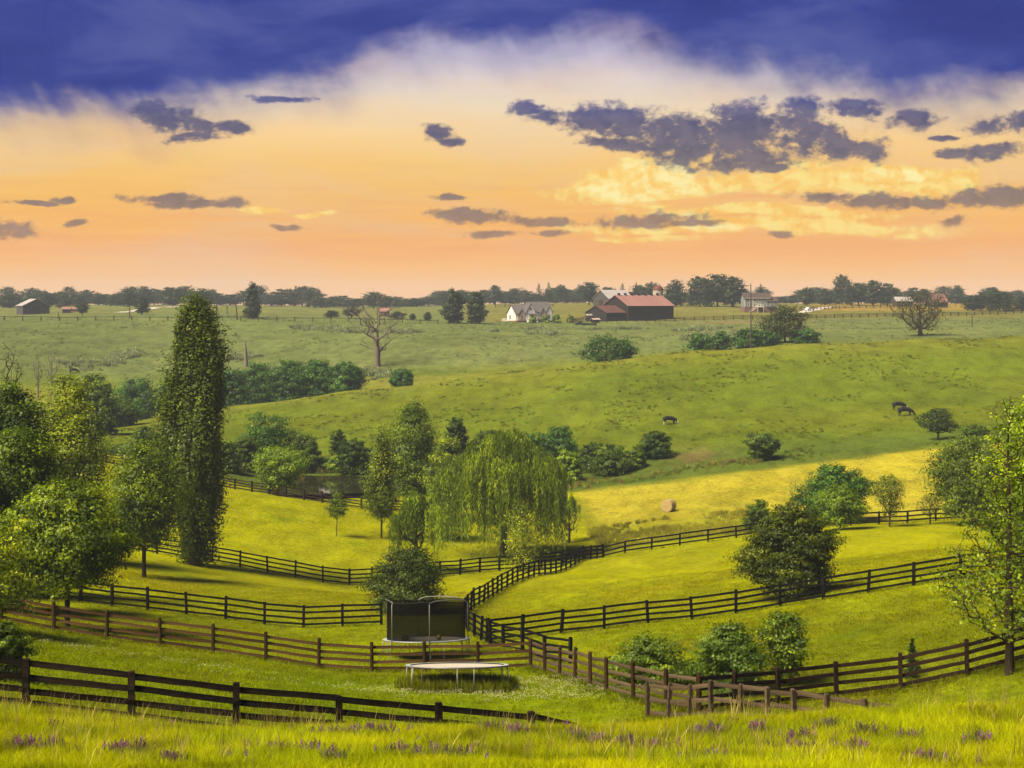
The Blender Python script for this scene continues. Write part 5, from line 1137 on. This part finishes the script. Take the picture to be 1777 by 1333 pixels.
# ------------------------------------------------------------------ poles
def pole(label,u,d,vtop,lean=0,arm=False,w=.17):
    p=gp(u,d); H=(HV-p.z*FPX/d-vtop)/FPX*d; r=empty('utility_pole',p); tag(r,label,'pole','utility poles')
    MB().tube([(0,0,-.5),(lean*H*.5,0,H*.5),(lean*H,0,H)],[w,w*.85,w*.65],8).obj('shaft',M_POLE,r)
    if arm:
        MB().box((lean*H-1.2,-.08,H-.6),(lean*H+1.2,.08,H-.45)).obj('crossarm',M_POLE,r)
        for x in (-1.0,0,1.0): MB().tube([(lean*H+x,0,H-.45),(lean*H+x,0,H-.2)],.06,6).obj('insulator',M_TRIM,r)
pole('straight pole on the crest just past the poplar top',376,546,512,w=.26)
pole('leaning broken pole beside the dead topped tree',412,548,523,-.10,w=.26)
pole('thin pole between the straight and the leaning one',394,640,527,w=.2)
pole('slim pole before the pale lane',225,560,530,w=.24)
pole('short pole in front of the old grey barn field',101,560,541,w=.18)
pole('tall pole rising from the bushes before the blue grey house',1303,402,492,w=.17)
pole('short pole alone on the far pasture past the leafless oak',1687,500,545,w=.17)
pole('distant pole with crossarm on the skyline',1385,900,505,0,True,.2)
# ------------------------------------------------------------------ farm oddments below the barn
def trough(label,u,d,L,c):
    p=gp(u,d); r=empty('feed_trough',p,R(-8)); tag(r,label,'trough','feed troughs below the barn')
    b=MB(); b.box((-L/2,-.5,.25),(L/2,.5,.35)); b.box((-L/2,-.5,.35),(L/2,-.42,.9)); b.box((-L/2,.42,.35),(L/2,.5,.9)); b.box((-L/2,-.42,.35),(-L/2+.08,.42,.9)); b.box((L/2-.08,-.42,.35),(L/2,.42,.9)); b.obj('bin',c,r)
    for x in (-L/2+.3,L/2-.3): box('skid',(x-.1,-.55,-.05),(x+.1,.55,.25),c,r)
M_BLK=BW('black_plastic',(.012,.012,.016),rough=.4,var=.2)
trough('short black feed trough in the pasture below the barn',1006,556,3.0,M_BLK); trough('longer black feed trough just past the short one',1024,552,4.6,M_BLK)
def elevator():
    p=gp(1008,582); r=empty('hay_elevator',p,R(15)); tag(r,'rusty red hay elevator standing among weeds beside the barn','farm machine')
    b=MB(); b.add([(-2.8,-.3,.4),(2.8,-.3,2.6),(2.8,.3,2.6),(-2.8,.3,.4),(-2.8,-.3,.75),(2.8,-.3,2.95),(2.8,.3,2.95),(-2.8,.3,.75)],[(3,2,1,0),(4,5,6,7),(0,1,5,4),(1,2,6,5),(2,3,7,6),(3,0,4,7)]); b.obj('chute',M_SILO,r)
    for y in (-.7,.7):
        MB().tube([(-.2,y,.4),(1.2,y*.5,2.0)],.06,6).obj('strut',M_SILO,r); MB().tube([(-.2,y-.08,.38),(-.2,y+.08,.38)],.38,12).obj('wheel',M_TYRE,r)
    box('hood',(2.3,-.5,2.7),(4.2,.5,3.25),M_TRIM,r)
elevator()
for i,(u,d,vt,w,lab) in enumerate(((925,583,549,14,'bright clipped shrub in front of the white house'),(946,582,546,16,'bright shrub under the end gable of the white house'),(966,581,545,20,'largest bright shrub past the white house'),(990,583,546,16,'bright shrub between white house and hay elevator'),(952,602,545,20,'dark reddish bush at the end of the white house'))):
    T(lab,u,d,vt,w,LT if i<4 else (.05,.03,.02),.2,400+i,name='shrub',cat='shrub',cb=.02,env='bush',nclump=16,per=40,leaf=.5,sides=4,stems=2,twigs=0,wname='stems',lname='foliage',group='shrubs round the white house')
# ------------------------------------------------------------------ trampolines
def ring(r,z,n=48): return [(r*math.cos(2*math.pi*k/n),r*math.sin(2*math.pi*k/n),z) for k in range(n)]
def disc(r0,r1,z,n=48,sag=0.0):
    V=[];F=[];m=5
    for i in range(m+1):
        r=r0+(r1-r0)*i/m
        V += [(r*math.cos(2*math.pi*k/n),r*math.sin(2*math.pi*k/n),z-sag*(1-(r/r1)**2)) for k in range(n)]
    for i in range(m):
        for k in range(n): F.append((i*n+k,i*n+(k+1)%n,(i+1)*n+(k+1)%n,(i+1)*n+k))
    return V,F
m_,g_=material('dark_safety_net'); tr_=g_.n.new('ShaderNodeBsdfTransparent'); ms_=g_.n.new('ShaderNodeMixShader'); ms_.inputs[0].default_value=.75
g_.l.new(tr_.outputs[0],ms_.inputs[1]); g_.l.new(principled(g_,(.004,.0035,.003,1),.95,.0),ms_.inputs[2]); finish(g_,ms_.outputs[0]); M_NET=m_
def trampoline(label,u,d,dia,h,mat,net,nleg,rz=0.0,padw=.26):
    p=gp(u,d); Ro=dia/2
    e1=Vector((2*Ro,0,float((gz(p.x+Ro,p.y)-gz(p.x-Ro,p.y))[0]))); e2=Vector((0,2*Ro,float((gz(p.x,p.y+Ro)-gz(p.x,p.y-Ro))[0]))); up_=e1.cross(e2).normalized(); xx=Vector((math.cos(rz),math.sin(rz),0)); yy=up_.cross(xx).normalized(); xx=yy.cross(up_)
    up_=(up_+Vector((0,.028,0))).normalized(); yy=up_.cross(xx).normalized(); xx=yy.cross(up_)
    r=empty('trampoline',p,0); r.rotation_euler=Matrix((xx,yy,up_)).transposed().to_euler(); tag(r,label,'trampoline')
    MB().tube(ring(Ro,h),.028,8,True).obj('frame_ring',M_STEEL,r,True)
    MB().add(*disc(.02,Ro-padw,h-.015,48,.03)).obj('jumping_mat',mat,r,True)
    V,F=disc(Ro-padw+.005,Ro+.02,h+.03); MB().add(V,F).obj('spring_pad',M_PAD,r,True)
    sp=MB()
    for k in range(60):
        a=2*math.pi*k/60; sp.tube([((Ro-padw)*math.cos(a),(Ro-padw)*math.sin(a),h-.02),(Ro*math.cos(a),Ro*math.sin(a),h-.01)],.012,4)
    tag(sp.obj('springs',M_STEEL,r),kind='stuff')
    for k in range(nleg):
        a=2*math.pi*(k+.5)/nleg; da=.16; x,y=Ro*math.cos(a-da),Ro*math.sin(a-da); x2,y2=Ro*math.cos(a+da),Ro*math.sin(a+da)
        z1=z2=-.08
        MB().tube([(x,y,h-.02),(x*1.02,y*1.02,z1+.04),(x2*1.02,y2*1.02,z2+.04),(x2,y2,h-.02)],.022,7).obj('leg',M_STEEL,r,True)
    if net:
        top=h+1.98
        for k in range(3):
            a0=2*math.pi*k/3+.35; a1=a0+2*math.pi/3*.55; rr=Ro+.04; P=[]
            P.append((rr*math.cos(a0),rr*math.sin(a0),h-.6)); P.append((rr*math.cos(a0),rr*math.sin(a0),top-.15))
            for j in range(9):
                t=j/8; a=a0+(a1-a0)*t; q=.97-.05*math.sin(math.pi*t); z=top+.06*math.sin(math.pi*t)-(.08 if j in (0,8) else 0); P.append((rr*q*math.cos(a),rr*q*math.sin(a),z))
            P.append((rr*math.cos(a1),rr*math.sin(a1),top-.15)); P.append((rr*math.cos(a1),rr*math.sin(a1),h-.6))
            MB().tube(P,.021,8).obj('net_pole',M_STEEL,r,True)
        n=60;V=[];F=[]
        lv=(0,.5,1.0,1.5,1.9)
        for i,z in enumerate(lv):
            for k in range(n):
                a=2*math.pi*k/n; q=Ro*(.90+.015*math.sin(k*1.7+i)+(.03*math.sin(3*a+1) if i==4 else 0)); V.append((q*math.cos(a),q*math.sin(a),h+.02+z+(.05*math.sin(3*a) if i==4 else 0)))
        for i in range(len(lv)-1):
            for k in range(n): F.append((i*n+k,i*n+(k+1)%n,(i+1)*n+(k+1)%n,(i+1)*n+k))
        MB().add(V,F).obj('safety_net',M_NET,r,True)
        MB().tube([V[4*n+k] for k in range(n)],.014,5,True).obj('net_hem',M_BLK,r,True)
    return r
trampoline('trampoline enclosed by a tall black safety net beyond the brown fence',740,82,4.4,.88,M_MATD,True,6,.3,.2)
trampoline('low open trampoline with pale mat and steel legs in uncut grass',793,66,4.2,.86,M_MATW,False,6,.2,.16)
def toys():
    p=gp(740,82)
    for (dx,dy,lab,c,nm) in ((-1.05,-.3,'small dark toy block lying on the enclosed trampoline',(.10,.09,.04),'toy_block'),(.62,.15,'small patterned ball lying on the enclosed trampoline',(.16,.12,.03),'ball')):
        m=BW(nm+'_paint',c,rough=.6,var=.6,scale=9)
        if nm=='ball':
            bm=bmesh.new(); bmesh.ops.create_icosphere(bm,subdivisions=3,radius=.13); me=bpy.data.meshes.new(nm); bm.to_mesh(me); bm.free(); me.polygons.foreach_set('use_smooth',np.ones(len(me.polygons),bool)); o=link(nm,me,None,m)
        else:
            o=link(nm,MBm([(-.2,-.14,-.1),(.2,.14,.12)]),None,m)
        s_=float((gz(p.x,p.y+2.2)-gz(p.x,p.y-2.2))[0])/4.4; o.location=p+Vector((dx,dy,.88+.10+s_*dy)); tag(o,lab,'toy' if nm!='ball' else 'ball')
def MBm(ab):
    b=MB().box(*ab); b.box((ab[0][0]*.7,ab[0][1]*.7,ab[1][2]),(ab[1][0]*.7,ab[1][1]*.7,ab[1][2]+.05)); return mesh_np('toy_block',b.V,b.F)
toys()
# ------------------------------------------------------------------ hay bale
def bale():
    p=hit(1160,888,150,205); d=p.y; Rr=.74; r=empty('hay_bale',p,R(62)); tag(r,'single round hay bale on the mown hay field','hay bale')
    m,g=material('hay'); tc=g.n.new('ShaderNodeTexCoord').outputs['Object']; sep=g.n.new('ShaderNodeSeparateXYZ'); g.l.new(tc,sep.inputs[0])
    n1=g.noise(g.v('MULTIPLY',tc,(1,5,1)),6,6,.7); c=g.ramp(n1,[(.3,(.22,.15,.06)),(.55,(.42,.31,.14)),(.75,(.55,.42,.21))])
    finish(g,principled(g,c,.95,.05,0,bump(g,n1,.9,.06)))
    V=[];F=[];n=36;xs=(-.66,-.64,-.5,-.3,-.1,.1,.3,.5,.64,.66);rs=random.Random(2)
    for i,x in enumerate(xs):
        for k in range(n):
            a=2*math.pi*k/n; q=Rr*(1+rs.uniform(-.02,.02))*(.93 if i in (0,9) else 1); z=q*math.sin(a)+Rr-.05; V.append((x,q*math.cos(a),max(z,-.03)))
    for i in range(len(xs)-1):
        for k in range(n): F.append((i*n+k,i*n+(k+1)%n,(i+1)*n+(k+1)%n,(i+1)*n+k))
    MB().add(V,F).obj('rolled_side',m,r,True)
    for x,nm in ((-.66,'end_face'),(.66,'end_face')):
        V=[(x,0,Rr-.05)];F=[]
        for j in range(1,5):
            for k in range(n):
                a=2*math.pi*k/n; q=Rr*.93*j/4*(1+rs.uniform(-.015,.015)); V.append((x+(.012 if j%2 else -.012)*(1 if x>0 else -1)+0,q*math.cos(a),max(q*math.sin(a)+Rr-.05,-.03)))
        for k in range(n): F.append((0,1+k,1+(k+1)%n))
        for j in range(3):
            for k in range(n): F.append((1+j*n+k,1+j*n+(k+1)%n,1+(j+1)*n+(k+1)%n,1+(j+1)*n+k))
        MB().add(V,F).obj(nm,m,r)
bale()
# ------------------------------------------------------------------ cattle
def cow_mesh():
    """grazing cow facing +x, one continuous skinned body"""
    nd=[((0,0,1.02),.36),((-.42,0,1.04),.39),((-.78,0,1.06),.34),((.42,0,1.00),.37),((.74,0,.98),.31),((1.02,0,.80),.20),((1.26,0,.50),.155),((1.40,0,.26),.135),((1.52,0,.09),.085),
        ((-1.0,0,1.10),.12),((-1.09,0,.9),.035),((-1.10,0,.45),.045)]
    ed=[(0,1),(1,2),(0,3),(3,4),(4,5),(5,6),(6,7),(7,8),(2,9),(9,10),(10,11)]
    def leg(root,pts):
        last=root
        for p,rr in pts: nd.append((p,rr)); ed.append((last,len(nd)-1)); last=len(nd)-1
    for s in (-1,1):
        f=.12*s
        leg(4,[((.70+f*.5,.2*s,.72),.15),((.68+f,.19*s,.42),.075),((.70+f,.19*s,.18),.055),((.74+f,.19*s,.02),.065)])
        leg(2,[((-.78+f,.21*s,.74),.19),((-.74+f,.21*s,.52),.10),((-.88+f,.21*s,.38),.07),((-.84+f,.21*s,.15),.055),((-.80+f,.21*s,.02),.065)])
        leg(7,[((1.22,.2*s,.40),.05)])
    me=bpy.data.meshes.new('body'); me.from_pydata([n[0] for n in nd],ed,[]); me.update()
    o=bpy.data.objects.new('cow_source',me); col.objects.link(o)
    bpy.context.view_layer.objects.active=o
    md=o.modifiers.new('skin','SKIN'); md.use_smooth_shade=True
    for v,n in zip(me.skin_vertices[0].data,nd): v.radius=(n[1],n[1])
    me.skin_vertices[0].data[0].use_root=True
    sb=o.modifiers.new('sub','SUBSURF'); sb.levels=2; sb.render_levels=2
    dg=bpy.context.evaluated_depsgraph_get(); out=bpy.data.meshes.new_from_object(o.evaluated_get(dg)); bpy.data.objects.remove(o)
    out.name='body'; return out
def cowhide(name,white):
    m,g=material(name); tc=g.n.new('ShaderNodeTexCoord').outputs['Object']; sep=g.n.new('ShaderNodeSeparateXYZ'); g.l.new(tc,sep.inputs[0])
    n=g.noise(tc,3.5,3,.5); x=g.m('ADD',sep.outputs[0],g.m('MULTIPLY',g.m('SUBTRACT',n,.5),.35)); z=g.m('ADD',sep.outputs[2],g.m('MULTIPLY',g.m('SUBTRACT',n,.5),.25))
    w=g.step(x,1.18,1.22)
    if white>1: w=g.m('MAXIMUM',w,g.m('MULTIPLY',g.step(z,.50,.44),g.step(x,-.2,-.4)))
    c=g.mix(w if white else 0.0,(.008,.008,.010,1),(.62,.55,.46,1)); finish(g,principled(g,c,.75,.2)); return m
def cows():
    base=cow_mesh()
    for (u,v,rz,white,sc_,lab) in ((1162,737,.05,2,1.0,'black cow with white face and hind legs grazing above the creek bushes'),(1560,712,.0,1,1.0,'upper black cow with pale face of the grazing pair'),(1571,722,-.1,0,1.05,'lower all black cow of the grazing pair'),(128,648,.3,0,1.0,'lone black cow far off on the hazy slope')):
        p=hit(u,v,215,480); r=empty('cow',p,rz); r.scale=(sc_,)*3; tag(r,lab,'cow','grazing cattle')
        me=base.copy(); me.materials.clear(); me.materials.append(cowhide('hide',white)); link('body',me,r)
cows()
# ------------------------------------------------------------------ haze: one closed box of pale air
def build_haze():
    zlo = -60.0
    V = [(x,y,z) for z in (zlo,22.0) for x,y in ((-2050,-2050),(2050,-2050),(2050,2050),(-2050,2050))]
    F = [(3,2,1,0),(4,5,6,7),(0,1,5,4),(1,2,6,5),(2,3,7,6),(3,0,4,7)]
    o = link('haze', mesh_np('haze', V, F)); tag(o, 'pale lilac evening haze filling the valley air', None, None, 'stuff')
    m = bpy.data.materials.new('haze_air'); m.use_nodes = True; t = m.node_tree; t.nodes.clear()
    pv = t.nodes.new('ShaderNodeVolumePrincipled'); pv.inputs['Color'].default_value = (.76,.86,1.0,1); pv.inputs['Density'].default_value = HAZE_DENSITY
    pv.inputs['Anisotropy'].default_value = 0.0
    out = t.nodes.new('ShaderNodeOutputMaterial'); t.links.new(pv.outputs[0], out.inputs['Volume'])
    o.data.materials.append(m)
HAZE_DENSITY = .00017
build_haze()
